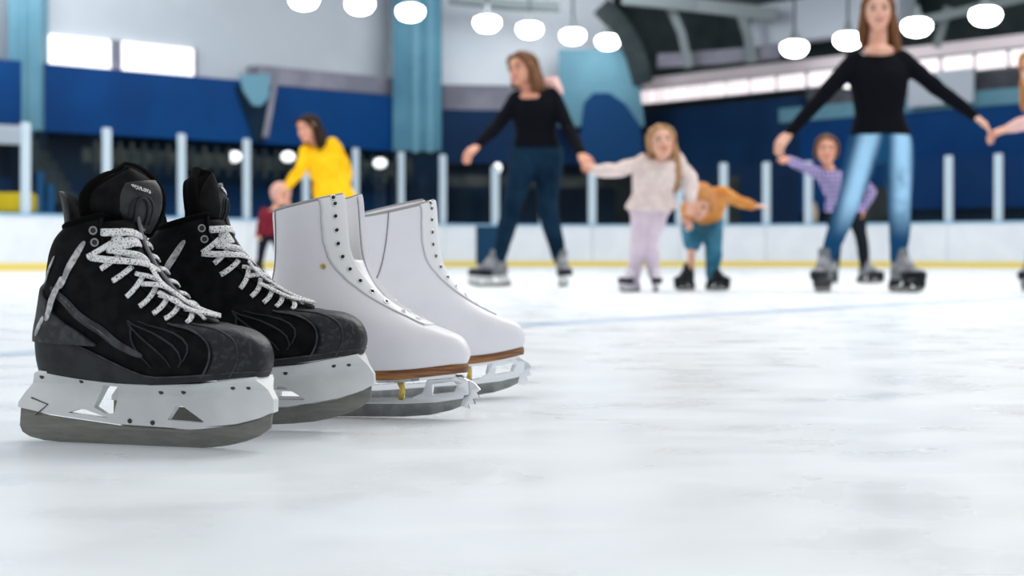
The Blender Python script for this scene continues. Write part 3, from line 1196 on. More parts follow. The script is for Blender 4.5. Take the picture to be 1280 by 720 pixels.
    for i, sd in enumerate('LR'):
        arm(bm, sd, -.003)
        leg(bm, sd, -.006)
        dv = (P['ha' + sd] - P['wr' + sd]).normalized()
        bk = V((0, -.35, 1)) if abs(dv.z) < .8 else V((0, -1, .1))
        finger_hand(bm, P['wr' + sd] - dv * .012 * k, P['ha' + sd], k * (1 if k > .8 else 1.12), curl[i], bk, thumbs[i])
    body = obj('body', bm, M[skin], root)
    remesh(body, .0065 if k > .8 else .0052, 3)

    # face
    for sx in (-1, 1):
        bm = bmesh.new()
        ellipsoid(bm, G(sx * .148, .372, .022), (.062 * hh, .04 * hh, .036 * hh), R, 14, 10)
        for f in bm.faces:
            q = R.transposed() @ (f.calc_center_median() - G(sx * .148, .372, .022))
            f.material_index = 1 if q.y > 0 and (q.x ** 2 + q.z ** 2) ** .5 < .042 * hh else 0
        obj('eye', bm, [M['eye'], M['iris']], root)
        bm = bmesh.new()
        tube(bm, [G(sx * .07, .425, .10), G(sx * .15, .418, .125), G(sx * .235, .36, .10)], [.014 * hh, .018 * hh, .009 * hh], 8)
        obj('eyebrow', bm, M[hair], root)
    bm = bmesh.new()
    tube(bm, [G(-.125, .395, -.235), G(-.06, .438, -.262), G(0, .45, -.268), G(.06, .438, -.262), G(.125, .395, -.235)], [.010 * hh, .026 * hh, .03 * hh, .026 * hh, .010 * hh], 8)
    obj('mouth', bm, M['lips'], root)

    # hair
    bm = bmesh.new()
    rows = [(-.36, .29, -.06, .40), (-.2, .355, .02, .47), (0, .385, .06, .50), (.14, .395, .12, .52), (.24, .385, .26, .52), (.32, .36, .385, .49), (.42, .28, .335, .39), (.50, .17, .20, .25), (.545, .05, .07, .08)]
    loft(bm, head_rings(hc, R, hh, rows))
    for i, sx in enumerate((-1, 1)):
        tube(bm, [G(sx * .13, .33, .40), G(sx * .27, .27, .30), G(sx * .355, .17, .12), G(sx * .375, .06, -.1), G(sx * .36, .02, -.28)], [.07 * hh, .095 * hh, .09 * hh, .08 * hh, .05 * hh], 10)
        if hair_len and hair_side[1 - i]:
            L = hair_len * hair_side[1 - i]
            for q in range(3):
                x = sx * (.37 - .05 * q)
                p0, p1 = G(x, .04 - .13 * q, -.1), G(x * 1.04, .02 - .16 * q, -.35)
                dn = V((0, 0, -1)) * .75 + (p1 - p0).normalized() * .25
                out = R @ V((sx * .10, -.05 - .02 * q, 0))
                tube(bm, [p0, p1, p1 + dn * L * .45 + out * L * .4, p1 + dn * L * .85 + out * L * .6, p1 + dn * L + out * L * .5], [.10 * hh, .13 * hh, .14 * hh, .10 * hh, .04 * hh], 10)
    if hair_len:
        for q in (-1, 0, 1):
            p0 = G(q * .2, -.38, -.1)
            tube(bm, [p0, G(q * .22, -.42, -.4), G(q * .22, -.42, -.4) - V((0, 0, hair_len * .5)), G(q * .2, -.40, -.4) - V((0, 0, hair_len * .9))], [.14 * hh, .15 * hh, .14 * hh, .05 * hh], 10)
    ho = obj('knit_cap' if hair == 'knit_cap' else 'hair', bm, M[hair], root)
    wrinkle(remesh(ho, .007 if k > .8 else .0065, 3), .012, FINE)

    # top
    bm = bmesh.new()
    st = torso_st(.012 * bulk, -.5, 1.08 if bulk < 1.6 else 1.05, hem)
    loft(bm, [ell_ring(*q) for q in st])
    for sd in 'LR':
        if sleeve: arm(bm, sd, .008 * bulk, .012 * k, 1.0 + .12 * (bulk - 1))
    tn, tm = top
    t_o = obj(tn, bm, M[tm], root)
    wrinkle(remesh(t_o, .011 if k > .8 else .009, 4), .014 * bulk)
    # trousers
    bm = bmesh.new()
    bn, bmt = bottom
    loft(bm, [ell_ring(*q) for q in torso_st(.006, -.2, .22)])
    for i, sd in enumerate('LR'):
        leg(bm, sd, .008, short_leg[i] if short_leg else 1.0, leg_bulk)
    b_o = obj(bn, bm, M[bmt], root)
    wrinkle(remesh(b_o, .011 if k > .8 else .009, 4), .014)
    # skates on the feet
    for i, sd in enumerate('LR'):
        small_skate(root, P['an' + sd], math.radians(toes[i]), (k ** .6) * .98 * (1 if k > .8 else .92), M[skates[0]], M[skates[1]] if skates[1] else None)
    if extra:
        extra(root, P, G, hh, k)
    return root


person('smiling woman in black long-sleeved top and faded light blue jeans, arms spread wide', 219,
       dict(head=(1097, 14), neck=(1097, 58), shL=(1064, 77), shR=(1131, 74), elL=(1022, 127, -.03), elR=(1175, 113, -.03), wrL=(986, 167, -.06), wrR=(1219, 146, -.05),
            haL=(968, 190, -.08), haR=(1243, 164, -.05), hpL=(1079, 186), hpR=(1122, 186), knL=(1060, 255, -.06), knR=(1125, 256, -.04), anL=(1033, 324), anR=(1123, 324)),
       1.66, ('long_sleeved_top', 'black_knit'), ('jeans', 'jeans_faded'), 'hair_chestnut', face=(-.12, .02, .05), toes=(-118, -62), skates=('skate_grey', 'skate_black'),
       hair_len=.20, hair_side=(.55, 1.25), torso=(1.02, 1.0), hem=.15, scoop=True, curl=(.55, .45), leg_bulk=1.06)


def pink_scarf(root, P, G, hh, k):
    bm = bmesh.new()
    a, b = P['shL'], P['shR']
    m = (a + b) / 2
    tube(bm, [m + V((-.03, .03, .05)), m + V((.06, .075, .10)), m + V((.13, .05, .09)), m + V((.165, 0, .035))], [.03, .055, .055, .03], 12)
    wrinkle(remesh(obj('scarf', bm, M['scarf_pink'], root), .01), .02)


person('woman in black sweater and dark blue jeans looking left, holding the girl in pink', 186,
       dict(head=(654, 86), neck=(664, 117), shL=(643, 124), shR=(693, 119), elL=(622, 158, -.05), elR=(711, 160, -.1), wrL=(596, 183, -.15), wrR=(727, 193, -.35),
            haL=(582, 196, -.2), haR=(738, 213, -.45), hpL=(655, 196), hpR=(687, 196), knL=(640, 258, -.15), knR=(684, 262, -.05), anL=(624, 322), anR=(701, 326)),
       1.62, ('sweater', 'black_knit'), ('jeans', 'jeans_dark'), 'hair_brown', face=(-.75, .08, .12), toes=(-160, -78), skates=('skate_grey', None),
       hair_len=.14, hair_side=(.3, .8), torso=(1.0, 1.0), hem=.14, scoop=True, curl=(.5, .6), leg_bulk=1.12, extra=pink_scarf, skin='skin_warm')

person('girl in pale pink fleece jacket and lilac leggings with long blonde hair', 219,
       dict(head=(826, 178, -.04), neck=(824, 201), shL=(800, 203), shR=(847, 201), elL=(771, 213, -.08), elR=(864, 224, -.02), wrL=(745, 213, -.05), wrR=(863, 250, -.08),
            haL=(730, 200, 0), haR=(862, 266, -.1), hpL=(803, 262, .05), hpR=(824, 262, .05), knL=(797, 304, -.04), knR=(812, 304, -.04), anL=(793, 344), anR=(818, 344)),
       1.02, ('fleece_jacket', 'fleece_pink'), ('leggings', 'legging_lilac'), 'hair_blonde', face=(.12, -.12, .1), toes=(-128, -86), skates=('skate_pale', 'skate_pale'), head_h=.195,
       hair_len=.20, hair_side=(0, 1.1), torso=(1.22, 1.2), bulk=1.9, curl=(.5, .7), hem=.02, leg_bulk=1.15)

person('small child in orange jacket and teal denim bending forward with one arm stretched out sideways', 210,
       dict(head=(875, 250, -.24), neck=(879, 247, -.18), shL=(868, 250, -.10), shR=(905, 241, -.10), elL=(858, 260, -.14), elR=(925, 252, -.12), wrL=(857, 272, -.20), wrR=(941, 258, -.12),
            haL=(862, 281, -.24), haR=(956, 257, -.12), hpL=(866, 277, .10), hpR=(889, 275, .10), knL=(865, 309, -.08), knR=(892, 309, -.05), anL=(862, 343), anR=(890, 343)),
       .95, ('jacket', 'jacket_orange'), ('denim_trousers', 'jeans_teal'), 'hair_ginger', face=(-.25, .75, -.1), toes=(-132, -52), skates=('skate_black', 'skate_black'), head_h=.185,
       hair_len=.03, torso=(1.15, 1.1), bulk=1.7, hem=.30, curl=(.8, .35), short_leg=(.3, 1.0), leg_bulk=1.45)



person('boy in purple plaid shirt and black trousers partly hidden behind the woman in light jeans', 167,
       dict(head=(1033, 187), neck=(1036, 209), shL=(1022, 217), shR=(1066, 217), elL=(1003, 208, -.3), elR=(1091, 240, .02), wrL=(984, 199, -.8), wrR=(1078, 262, -.02),
            haL=(968, 189, -1.2), haR=(1068, 268, -.05), hpL=(1043, 266), hpR=(1070, 266), knL=(1044, 300, -.02), knR=(1078, 302, -.03), anL=(1044, 334), anR=(1080, 334)),
       1.17, ('plaid_shirt', 'plaid'), ('trousers', 'trousers_black'), 'hair_brown', face=(-.1, .0, 0), toes=(-120, -40), skates=('skate_grey', 'skate_black'), head_h=.215,
       torso=(1.15, 1.1), bulk=1.3, curl=(.6, .8), skin='skin_warm', hem=.0)

person('woman with long dark hair in bright yellow coat leaning down to the child in maroon', 129,
       dict(head=(386, 160, -.1), neck=(395, 181), shL=(382, 190, -.06), shR=(418, 180, .06), elL=(376, 212, -.15), elR=(434, 214, .1), wrL=(360, 232, -.1), wrR=(428, 240, .0),
            haL=(350, 244, -.02), haR=(424, 252, 0), hpL=(408, 252), hpR=(432, 252), knL=(402, 292, -.08), knR=(430, 292, -.02), anL=(402, 325), anR=(432, 325)),
       1.66, ('coat', 'coat_yellow'), ('trousers', 'trousers_black'), 'hair_dark', face=(-.72, .25, .1), toes=(-150, -110), skates=('skate_grey', None), head_h=.25,
       hair_len=.20, hair_side=(1.0, .7), torso=(1.12, 1.12), bulk=2.0, curl=(.5, .5), hem=-.10, skin='skin_warm')

person('small child in maroon coat and black trousers skating beside the woman in yellow', 122,
       dict(head=(351, 242), neck=(344, 258), shL=(330, 264, -.02), shR=(350, 264, .05), elL=(325, 280, -.03), elR=(358, 275, .05), wrL=(325, 293, -.05), wrR=(362, 262, .05),
            haL=(326, 302, -.06), haR=(360, 250, .04), hpL=(330, 294), hpR=(344, 294), knL=(327, 312, -.02), knR=(350, 312, -.02), anL=(325, 329), anR=(352, 330)),
       .98, ('coat', 'coat_maroon'), ('trousers', 'trousers_black'), 'knit_cap', face=(.55, .0, .1), toes=(-150, -60), skates=('skate_black', None), head_h=.225,
       torso=(1.3, 1.3), bulk=1.9, curl=(.7, .5), hem=-.05, leg_bulk=1.15)

person('auburn-haired person cut by the right edge, reaching a hand to the smiling woman', 219,
       dict(head=(1297, 86), neck=(1305, 126), shL=(1312, 138), shR=(1368, 140), elL=(1288, 152, -.03), elR=(1384, 190), wrL=(1258, 161, -.05), wrR=(1380, 235),
            haL=(1236, 169, -.06), haR=(1380, 260), hpL=(1322, 230), hpR=(1362, 230), knL=(1312, 280, -.1), knR=(1362, 284), anL=(1292, 320, .2), anR=(1362, 326)),
       1.55, ('blouse', 'scarf_pink'), ('trousers', 'jeans_dark'), 'hair_ginger', face=(-.9, .1, 0), toes=(-125, -70), skates=('skate_grey', 'skate_grey'),
       hair_len=.16, torso=(1.0, 1.0), curl=(.6, .5), skin='skin')

# ------------------------------------------------------------------ rink and hall
def sm(name, col, rough=.6, **k):
    k.setdefault('spec', .12)
    M[name] = mat(name, col, rough, **k)


sm('board_white', (.76, .80, .84), .35, col2=(.72, .76, .81), cscale=3)
sm('kick_yellow', (.78, .62, .16), .4)
sm('cap_blue', (.30, .52, .70), .4)
sm('post_white', (.52, .63, .71), .4)
sm('gate_navy', (.008, .045, .10), .5)
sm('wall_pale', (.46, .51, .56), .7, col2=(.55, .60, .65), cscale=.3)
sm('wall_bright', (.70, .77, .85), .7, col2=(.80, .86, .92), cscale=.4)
sm('tier_blue', (.001, .048, .185), .55, col2=(.001, .036, .145), cscale=.5)
sm('tier_navy', (.004, .030, .090), .6, col2=(.003, .022, .07), cscale=.6)
sm('under_dark', (.003, .012, .028), .8, col2=(.006, .022, .045), cscale=.8)  # dark colour carries the shade under the stand tiers
sm('rail_olive', (.022, .032, .036), .7, col2=(.055, .062, .056), cscale=2.5)
sm('mauve_grey', (.27, .265, .32), .7, col2=(.19, .195, .24), cscale=1.2)
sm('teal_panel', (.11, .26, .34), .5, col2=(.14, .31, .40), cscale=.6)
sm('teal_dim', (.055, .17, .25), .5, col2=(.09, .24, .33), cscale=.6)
sm('steel_dark', (.022, .034, .038), .7, col2=(.045, .06, .064), cscale=.7)
sm('hall_grey', (.10, .10, .115), .7, col2=(.06, .065, .08), cscale=1.5)
sm('steel_pale', (.22, .26, .27), .6)
sm('panel_pale', (.50, .56, .63), .6)
sm('seat_blue', (.01, .09, .22), .5)
sm('crate_yellow', (.72, .55, .02), .5)
sm('beige', (.55, .42, .30), .7)
M['window_light'] = mat('window_light', (.9, .9, .9), .5, emit=(1, .985, .96), estr=1.05)
M['strip_light'] = mat('strip_light', (.9, .85, .86), .5, emit=(1, .87, .89), estr=.85)
M['strip_dim'] = mat('strip_dim', (.8, .72, .74), .5, emit=(1, .86, .88), estr=.12)
M['lamp_glow'] = mat('lamp_glow', (1, 1, 1), .5, emit=(1, 1, 1), estr=14)
M['reflection_glow'] = mat('reflection_glow', (1, 1, 1), .5, emit=(1, .97, .94), estr=1.6)

sm('end_navy', (.004, .045, .14), .6)
# ice
bm = bmesh.new()
v = [bm.verts.new(p) for p in ((-22, -5, 0), (22, -5, 0), (22, 36, 0), (-22, 36, 0))]
bm.faces.new(v)
tag(obj('floor', bm, M['ice'], None, False), kind='structure')
bm = bmesh.new()
box(bm, (-26, 36, -.1), (26, 58, -.005))
tag(obj('floor_concourse', bm, M['under_dark'], None, False), kind='structure')

# barrier: boards, kick strip, ledge, posts and panes along a curving line
LINE = [(-1350, 146), (-950, 132), (-560, 119), (-260, 108), (-120, 101), (0, 96), (150, 90), (306, 83), (430, 77), (540, 72), (640, 70), (770, 69.5), (900, 70), (1040, 72), (1160, 75), (1280, 78), (1400, 82), (1700, 92), (2050, 106)]
LW = [((px - 640) / s, F / s, 0) for px, s in LINE]


def on_line(px):
    i = max(q for q in range(len(LINE) - 1) if LINE[q][0] <= px)
    f = (px - LINE[i][0]) / (LINE[i + 1][0] - LINE[i][0])
    return V(cat(LW, i + f))


BARH = .76
bar = thing('rink_barrier', 'white rink boards with yellow kick strip and clear panes between white posts', 'barrier', on_line(640))


def local(p):
    return V(p) - bar.location


def strip(name, m, p0, p1, z0, z1, y0, y1, n=10):
    bm = bmesh.new()
    rows = []
    for k in range(n + 1):
        px = p0 + (p1 - p0) * k / n
        c = on_line(px)
        t = (on_line(min(px + 3, 2049)) - on_line(px - 3)).normalized()
        nn = V((-t.y, t.x, 0))
        c = local(c)
        rows.append([c + nn * y0 + V((0, 0, z0)), c + nn * y1 + V((0, 0, z0)), c + nn * y1 + V((0, 0, z1)), c + nn * y0 + V((0, 0, z1))])
    loft(bm, rows)
    return obj(name, bm, m, bar, False)


POSTS = [-1340, -1160, -980, -820, -670, -535, -410, -290, -175, -70, 37, 137, 228, 311, 383, 447, 503, 556, 622, 682, 741, 796, 850, 904, 957, 1008, 1064, 1124, 1184, 1246, 1312, 1392, 1475, 1565, 1660, 1760, 1870, 1990]
edges = [-1345, -980, -670, -410, -70, 137, 311, 447, 556, 597]
for a, b in zip(edges, edges[1:]):
    strip('board_panel', M['board_white'], a + .3, b - .3, .105, BARH - .03, 0, .09)
strip('gate', M['gate_navy'], 597.5, 632.5, .03, BARH - .03, -.02, .07, 3)
edges = [633, 741, 850, 957, 1064, 1184, 1312, 1475, 1660, 1870, 2040]
for a, b in zip(edges, edges[1:]):
    strip('board_panel', M['board_white'], a + .3, b - .3, .105, BARH - .03, 0, .09)
strip('kick_strip', M['kick_yellow'], -1345, 597, 0, .105, -.012, .09, 50)
strip('kick_strip', M['kick_yellow'], 633, 2040, 0, .105, -.012, .09, 50)
strip('ledge', M['cap_blue'], -1345, 2040, BARH - .03, BARH, -.02, .24, 100)
for i, px in enumerate(POSTS):
    c = local(on_line(px))
    t = (on_line(px + 3) - on_line(px - 3)).normalized()
    nn = V((-t.y, t.x, 0))
    bm = bmesh.new()
    hgt = 1.97 if px < 600 else 1.86
    if px == 622: hgt = 1.80
    a = .072
    hexa(bm, [c + t * x * a + nn * (.03 + y * .05) + V((0, 0, z)) for z in (BARH, hgt) for x, y in ((-1, 0), (1, 0), (1, 1), (-1, 1))])
    bmesh.ops.bevel(bm, geom=[e for e in bm.edges], offset=.012, segments=2, affect='EDGES')
    obj('post', bm, M['post_white'], bar, False)
for a, b in zip(POSTS, POSTS[1:]):
    strip('glass_pane', M['glass'], a + 1.2, b - 1.2, BARH, 1.84, .05, .062, 4)


def slab(name, m, A, B, z0, z1, y0=0.0, y1=.3, parent=None, kind=None, n=1):
    """Upright slab between two plan points."""
    A, B = V((A[0], A[1], 0)), V((B[0], B[1], 0))
    t = (B - A).normalized()
    nn = V((-t.y, t.x, 0))
    bm = bmesh.new()
    hexa(bm, [A + nn * y0 + V((0, 0, z0)), B + nn * y0 + V((0, 0, z0)), B + nn * y1 + V((0, 0, z0)), A + nn * y1 + V((0, 0, z0)),
              A + nn * y0 + V((0, 0, z1)), B + nn * y0 + V((0, 0, z1)), B + nn * y1 + V((0, 0, z1)), A + nn * y1 + V((0, 0, z1))])
    if parent is not None:
        bmesh.ops.translate(bm, verts=bm.verts, vec=-parent.location)
    o = obj(name, bm, m, parent, False)
    if kind: tag(o, kind=kind)
    return o


def xy(px, s): return ((px - 640) / s, F / s)


def lerp2(A, B, f): return (A[0] + (B[0] - A[0]) * f, A[1] + (B[1] - A[1]) * f)


def on_seg(A, B, px):
    """Plan point of segment A-B seen in picture column px."""
    k = (px - 640) / F
    f = (A[0] - k * A[1]) / ((A[0] - k * A[1]) - (B[0] - k * B[1]))
    return lerp2(A, B, f)


LA, LB = xy(-260, 62), xy(492, 46.8)          # left stand
LA = lerp2(LB, LA, 2.4)
BA, BB = xy(480, 46.2), xy(770, 45.0)         # back
RA, RB = xy(735, 42.4), xy(1480, 60)          # right stand
RB = lerp2(RA, RB, 1.7)
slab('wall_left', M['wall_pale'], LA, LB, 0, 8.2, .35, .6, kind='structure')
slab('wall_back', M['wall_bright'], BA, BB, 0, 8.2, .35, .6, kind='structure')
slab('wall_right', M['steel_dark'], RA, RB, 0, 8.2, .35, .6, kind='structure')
bm = bmesh.new()
box(bm, (-24, 38.5, 7.9), (24, 56, 8.1))
tag(obj('ceiling', bm, M['steel_dark'], None, False), kind='structure')

# left stand front, tier by tier
st = thing('spectator_stand', 'left spectator stand with cobalt blue front wall below two lit windows', 'grandstand', (*on_seg(LA, LB, 250), 0))
slab('tier_front', M['tier_blue'], on_seg(LA, LB, -1700), on_seg(LA, LB, 318), 2.95, 4.46, -.55, .34, st)
slab('tier_front', M['tier_blue'], on_seg(LA, LB, 318), on_seg(LA, LB, 491), 2.95, 4.40, -.50, .34, st)
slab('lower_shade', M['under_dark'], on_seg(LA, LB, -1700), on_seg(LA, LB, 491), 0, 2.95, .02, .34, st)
slab('handrail', M['rail_olive'], on_seg(LA, LB, 78), on_seg(LA, LB, 491), 2.28, 2.62, -.9, -.8, st)
slab('handrail', M['mauve_grey'], on_seg(LA, LB, 318), on_seg(LA, LB, 488), 4.46, 4.92, -.2, .3, st)
for px in range(90, 490, 15):
    slab('baluster', M['rail_olive'], on_seg(LA, LB, px), on_seg(LA, LB, px + 2.4), 2.1, 2.78, -1.0, -.9, st)
for z in (.9, 1.4, 1.9):
    slab('tier_step', M['tier_navy'], on_seg(LA, LB, -1700), on_seg(LA, LB, 491), z - .5, z, -1.6 + z * .7, .02, st)
bm = bmesh.new()
for k in range(9):
    a = V((*on_seg(LA, LB, 46 + 8 * k), 0)) - st.location
    b = V((*on_seg(LA, LB, 56 + 8 * k), 0)) - st.location
    hexa(bm, [p + V((0, q, z)) for z in (2.45 - .22 * k, 2.95 - .22 * k) for p, q in ((a, -1.3), (b, -1.3), (b, -.6), (a, -.6))])
obj('stair_flight', bm, M['steel_dark'], st, False)
# stairwell notch between the two blue fronts with a small teal wedge and a sloping rail
def face_solid(name, m, pts, y0, y1):
    bm = bmesh.new()
    rings = []
    for d in (y0, y1):
        r = []
        for px, z in pts:
            c = V((*on_seg(LA, LB, px), 0))
            t = (V((*LB, 0)) - V((*LA, 0))).normalized()
            r.append(c + V((-t.y, t.x, 0)) * d + V((0, 0, z)) - st.location)
        rings.append(r)
    loft(bm, rings)
    return obj(name, bm, m, st, False)


face_solid('stairwell', M['under_dark'], [(276, 4.3), (316, 4.4), (312, 3.0), (300, 3.0)], -.60, -.55)
face_solid('stairwell_wedge', M['teal_panel'], [(280, 4.58), (317, 4.66), (316, 4.1), (306, 3.86), (296, 3.86), (284, 4.2)], -.66, -.60)
face_solid('stair_rail', M['mauve_grey'], [(322, 4.7), (327, 4.7), (313, 3.1), (307, 3.1)], -.72, -.66)
for n, (a, b) in enumerate(((51, 146), (158, 250)), 1):
    w = slab('window_%d' % n, M['window_light'], on_seg(LA, LB, a), on_seg(LA, LB, b), 4.50, 5.22, .26, .34, None, 'structure')
    slab('window_sill', M['panel_pale'], on_seg(LA, LB, a), on_seg(LA, LB, b), 4.46, 4.53, .18, .35, w)
    slab('window_frame', M['mauve_grey'], on_seg(LA, LB, b), on_seg(LA, LB, b + (12 if n == 1 else 3)), 4.46, 5.24, .20, .35, w)

# columns clad in teal
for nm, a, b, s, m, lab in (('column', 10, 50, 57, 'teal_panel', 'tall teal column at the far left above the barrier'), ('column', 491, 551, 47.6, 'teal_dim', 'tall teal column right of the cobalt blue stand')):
    A, B = xy(a, s), xy(b, s)
    c = thing(nm, lab, 'column', (*lerp2(A, B, .5), 0))
    slab('cladding', M[m], A, B, 2.95, 8.0, 0, .7, c)
    slab('shaded_base', M['under_dark'], A, B, 0, 2.95, .1, .7, c)  # column goes dark here: shade under the tier, put into the colour
    for f in (.42, .72):
        slab('cladding_rib', M['teal_panel'], lerp2(A, B, f), lerp2(A, B, f + .12), 2.9, 7.9, -.06, 0, c)
# back stand between the columns
st2 = thing('spectator_stand', 'navy back stand seen between the two women in black, under the row of lamps', 'grandstand', (*on_seg(BA, BB, 640), 0))
slab('tier_front', M['tier_navy'], on_seg(BA, BB, 500), on_seg(BA, BB, 769), 2.7, 4.15, -.4, .34, st2)
slab('handrail', M['mauve_grey'], on_seg(BA, BB, 553), on_seg(BA, BB, 735), 4.15, 4.85, -.15, .34, st2)
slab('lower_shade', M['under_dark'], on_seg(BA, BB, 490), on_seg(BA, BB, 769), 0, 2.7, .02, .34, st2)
slab('handrail', M['rail_olive'], on_seg(BA, BB, 490), on_seg(BA, BB, 769), 2.05, 2.35, -.9, -.8, st2)
# teal backdrop with curved edge, and a rounded navy end block in front of it
def flat_poly(name, m, pts, s, depth, label, cat_):
    pw = [W(x, y, s) for x, y in pts]
    bm = bmesh.new()
    c = sum((Vv for Vv in pw), V()) / len(pw)
    base = V((c.x, c.y, min(p.z for p in pw)))
    rings = [[p - base + V((0, d, 0)) for p in pw] for d in (0, depth)]
    loft(bm, rings)
    o = obj(name, bm, m, None, False)
    o.location = base
    return tag(o, label, cat_)


flat_poly('wall_banner', M['teal_panel'], [(698, 62), (776, 62), (790, 84), (800, 108), (806, 158), (698, 158)], 46.4, .25, 'teal hanging panel on the back wall below the row of round lamps', 'banner')
flat_poly('end_block', M['end_navy'], [(722, 205), (730, 128), (742, 116), (762, 116), (782, 130), (800, 156), (806, 205)], 47.4, .4, 'navy rounded block in front of the teal hanging panel', 'partition')
flat_poly('ceiling_duct', M['steel_pale'], [(560, -8), (700, 3), (700, 12), (640, 10), (560, 2)], 47.8, .5, 'pale duct under the roof along the top above the middle lamps', 'duct')

# right stand
st3 = thing('spectator_stand', 'navy right stand below the long lit window band', 'grandstand', (*on_seg(RA, RB, 1100), 0))
slab('tier_front', M['tier_navy'], on_seg(RA, RB, 808), on_seg(RA, RB, 1010), 1.0, 4.25, -.3, .34, st3)
slab('tier_front', M['tier_blue'], on_seg(RA, RB, 1010), on_seg(RA, RB, 2150), 1.3, 3.62, -.3, .34, st3)
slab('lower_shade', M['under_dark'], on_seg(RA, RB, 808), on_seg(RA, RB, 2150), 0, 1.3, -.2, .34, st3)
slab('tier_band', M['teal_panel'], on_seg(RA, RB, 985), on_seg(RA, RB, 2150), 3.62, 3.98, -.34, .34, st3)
slab('dark_band', M['hall_grey'], on_seg(RA, RB, 1010), on_seg(RA, RB, 2150), 3.98, 4.46, -.05, .34, st3)  # plain dark grey band above the teal one
for a, b in ((905, 935), (1075, 1125)):
    slab('doorway', M['rail_olive'], on_seg(RA, RB, a), on_seg(RA, RB, b), 0.2, 2.3 if a < 1000 else 1.9, -.33, -.2, st3)
sg = slab('wall_sign', M['panel_pale'], on_seg(RA, RB, 1152), on_seg(RA, RB, 1232), 3.72, 4.50, -.5, -.4)
tag(sg, 'plain pale board on the right stand under the window band', 'sign')
# lit window band: frame, upper reflector and separate panes
wb = thing('window_band', 'long sloping band of lit pinkish windows running along the right stand', 'window', (*on_seg(RA, RB, 1000), 4.4))
slab('frame', M['steel_pale'], on_seg(RA, RB, 806), on_seg(RA, RB, 2150), 4.47, 5.22, -.05, .3, wb)
slab('reflector', M['strip_dim'], on_seg(RA, RB, 806), on_seg(RA, RB, 2150), 4.94, 5.20, -.12, -.05, wb)
px = 803.0
w = 17.0
while px < 1440:
    slab('pane', M['strip_light'], on_seg(RA, RB, px + .06 * w), on_seg(RA, RB, px + w * .90), 4.50, 4.86, -.14, -.05, wb)
    px += w
    w *= 1.12 if w < 38 else 1.0

# roof steel on the right
def bar_between(bm, A, B, w, d):
    A, B = V(A), V(B)
    t = (B - A).normalized()
    u = t.cross(V((0, 1, 0))).normalized()
    q = V((0, 1, 0))
    hexa(bm, [A - u * w + q * 0, A + u * w, A + u * w + q * d, A - u * w + q * d, B - u * w, B + u * w, B + u * w + q * d, B - u * w + q * d])


def steel(name, p, w, m, label, d=.2, cat_='beam'):
    bm = bmesh.new()
    pts = [W(*q) for q in p]
    b0 = pts[0].copy()
    for a, b in zip(pts, pts[1:]):
        bar_between(bm, a - b0, b - b0, w, d)
    o = obj(name, bm, M[m], None, False)
    o.location = b0
    return tag(o, label, cat_)


steel('roof_arch', [(752, 6, 47.5), (776, 32, 47.5), (794, 66, 47.5), (805, 104, 47.5)], .26, 'steel_dark', 'dark curved roof arch rising beside the rightmost lamp of the middle row', .4)
steel('roof_beam', [(778, -4, 49), (872, 6, 49), (972, 18, 50)], .17, 'steel_pale', 'pale roof beam along the top between the arch and the hanging box')
steel('roof_strut', [(838, 8, 48.5), (852, 40, 48.5), (862, 84, 48.5)], .10, 'steel_pale', 'pale slanting roof strut nearest the dark arch')
steel('roof_strut', [(925, 10, 49.5), (936, 44, 49.5), (941, 78, 49.5)], .12, 'steel_pale', 'pale slanting roof strut beside the hanging box')
steel('roof_beam', [(1150, 26, 54), (1290, -6, 56)], .10, 'steel_pale', 'thin pale roof beam above the rightmost lamp')
steel('roof_strut', [(1172, 58, 54), (1186, 8, 54)], .08, 'steel_pale', 'thin pale roof strut left of the rightmost lamp')
steel('pipe_run', [(822, 76, 47.2), (900, 71, 48.6), (975, 64, 49.8)], .18, 'mauve_grey', 'dull grey pipe run just above the window band, left of the hanging box', .2, 'pipe')
o = slab('hanging_box', M['panel_pale'], on_seg(RA, RB, 970), on_seg(RA, RB, 1154), 5.58, 6.62, -.9, -.3)
tag(o, 'large pale grey box hanging from the roof behind the smiling woman', 'box')

# lamps under the roof
def lamp(px, py, z, label, group=None, r=.30):
    s = (YH - py) / (z - H)
    c = W(px, py, s)
    root = thing('ceiling_lamp', label, 'lamp', c, group=group)
    bm = bmesh.new()
    n = 24

    def ring(rr, zz): return [V((rr * math.cos(2 * PI * k / n), rr * math.sin(2 * PI * k / n), zz)) for k in range(n)]
    loft(bm, [ring(r * .62, .10), ring(r * .60, .15), ring(r * .34, .24), ring(r * .22, .34), ring(r * .2, .42)])
    obj('shade', bm, M['steel_pale'], root)
    bm = bmesh.new()
    loft(bm, [ring(r * .3, -.24), ring(r * .72, -.20), ring(r * .98, -.11), ring(r * 1.06, -.02), ring(r * .98, .06), ring(r * .66, .11)])
    obj('diffuser', bm, M['lamp_glow'], root)
    bm = bmesh.new()
    tube(bm, [V((0, 0, .4)), V((0, 0, 7.9 - c.z))], .025, 8)
    obj('hanger', bm, M['steel_dark'], root)
    return root


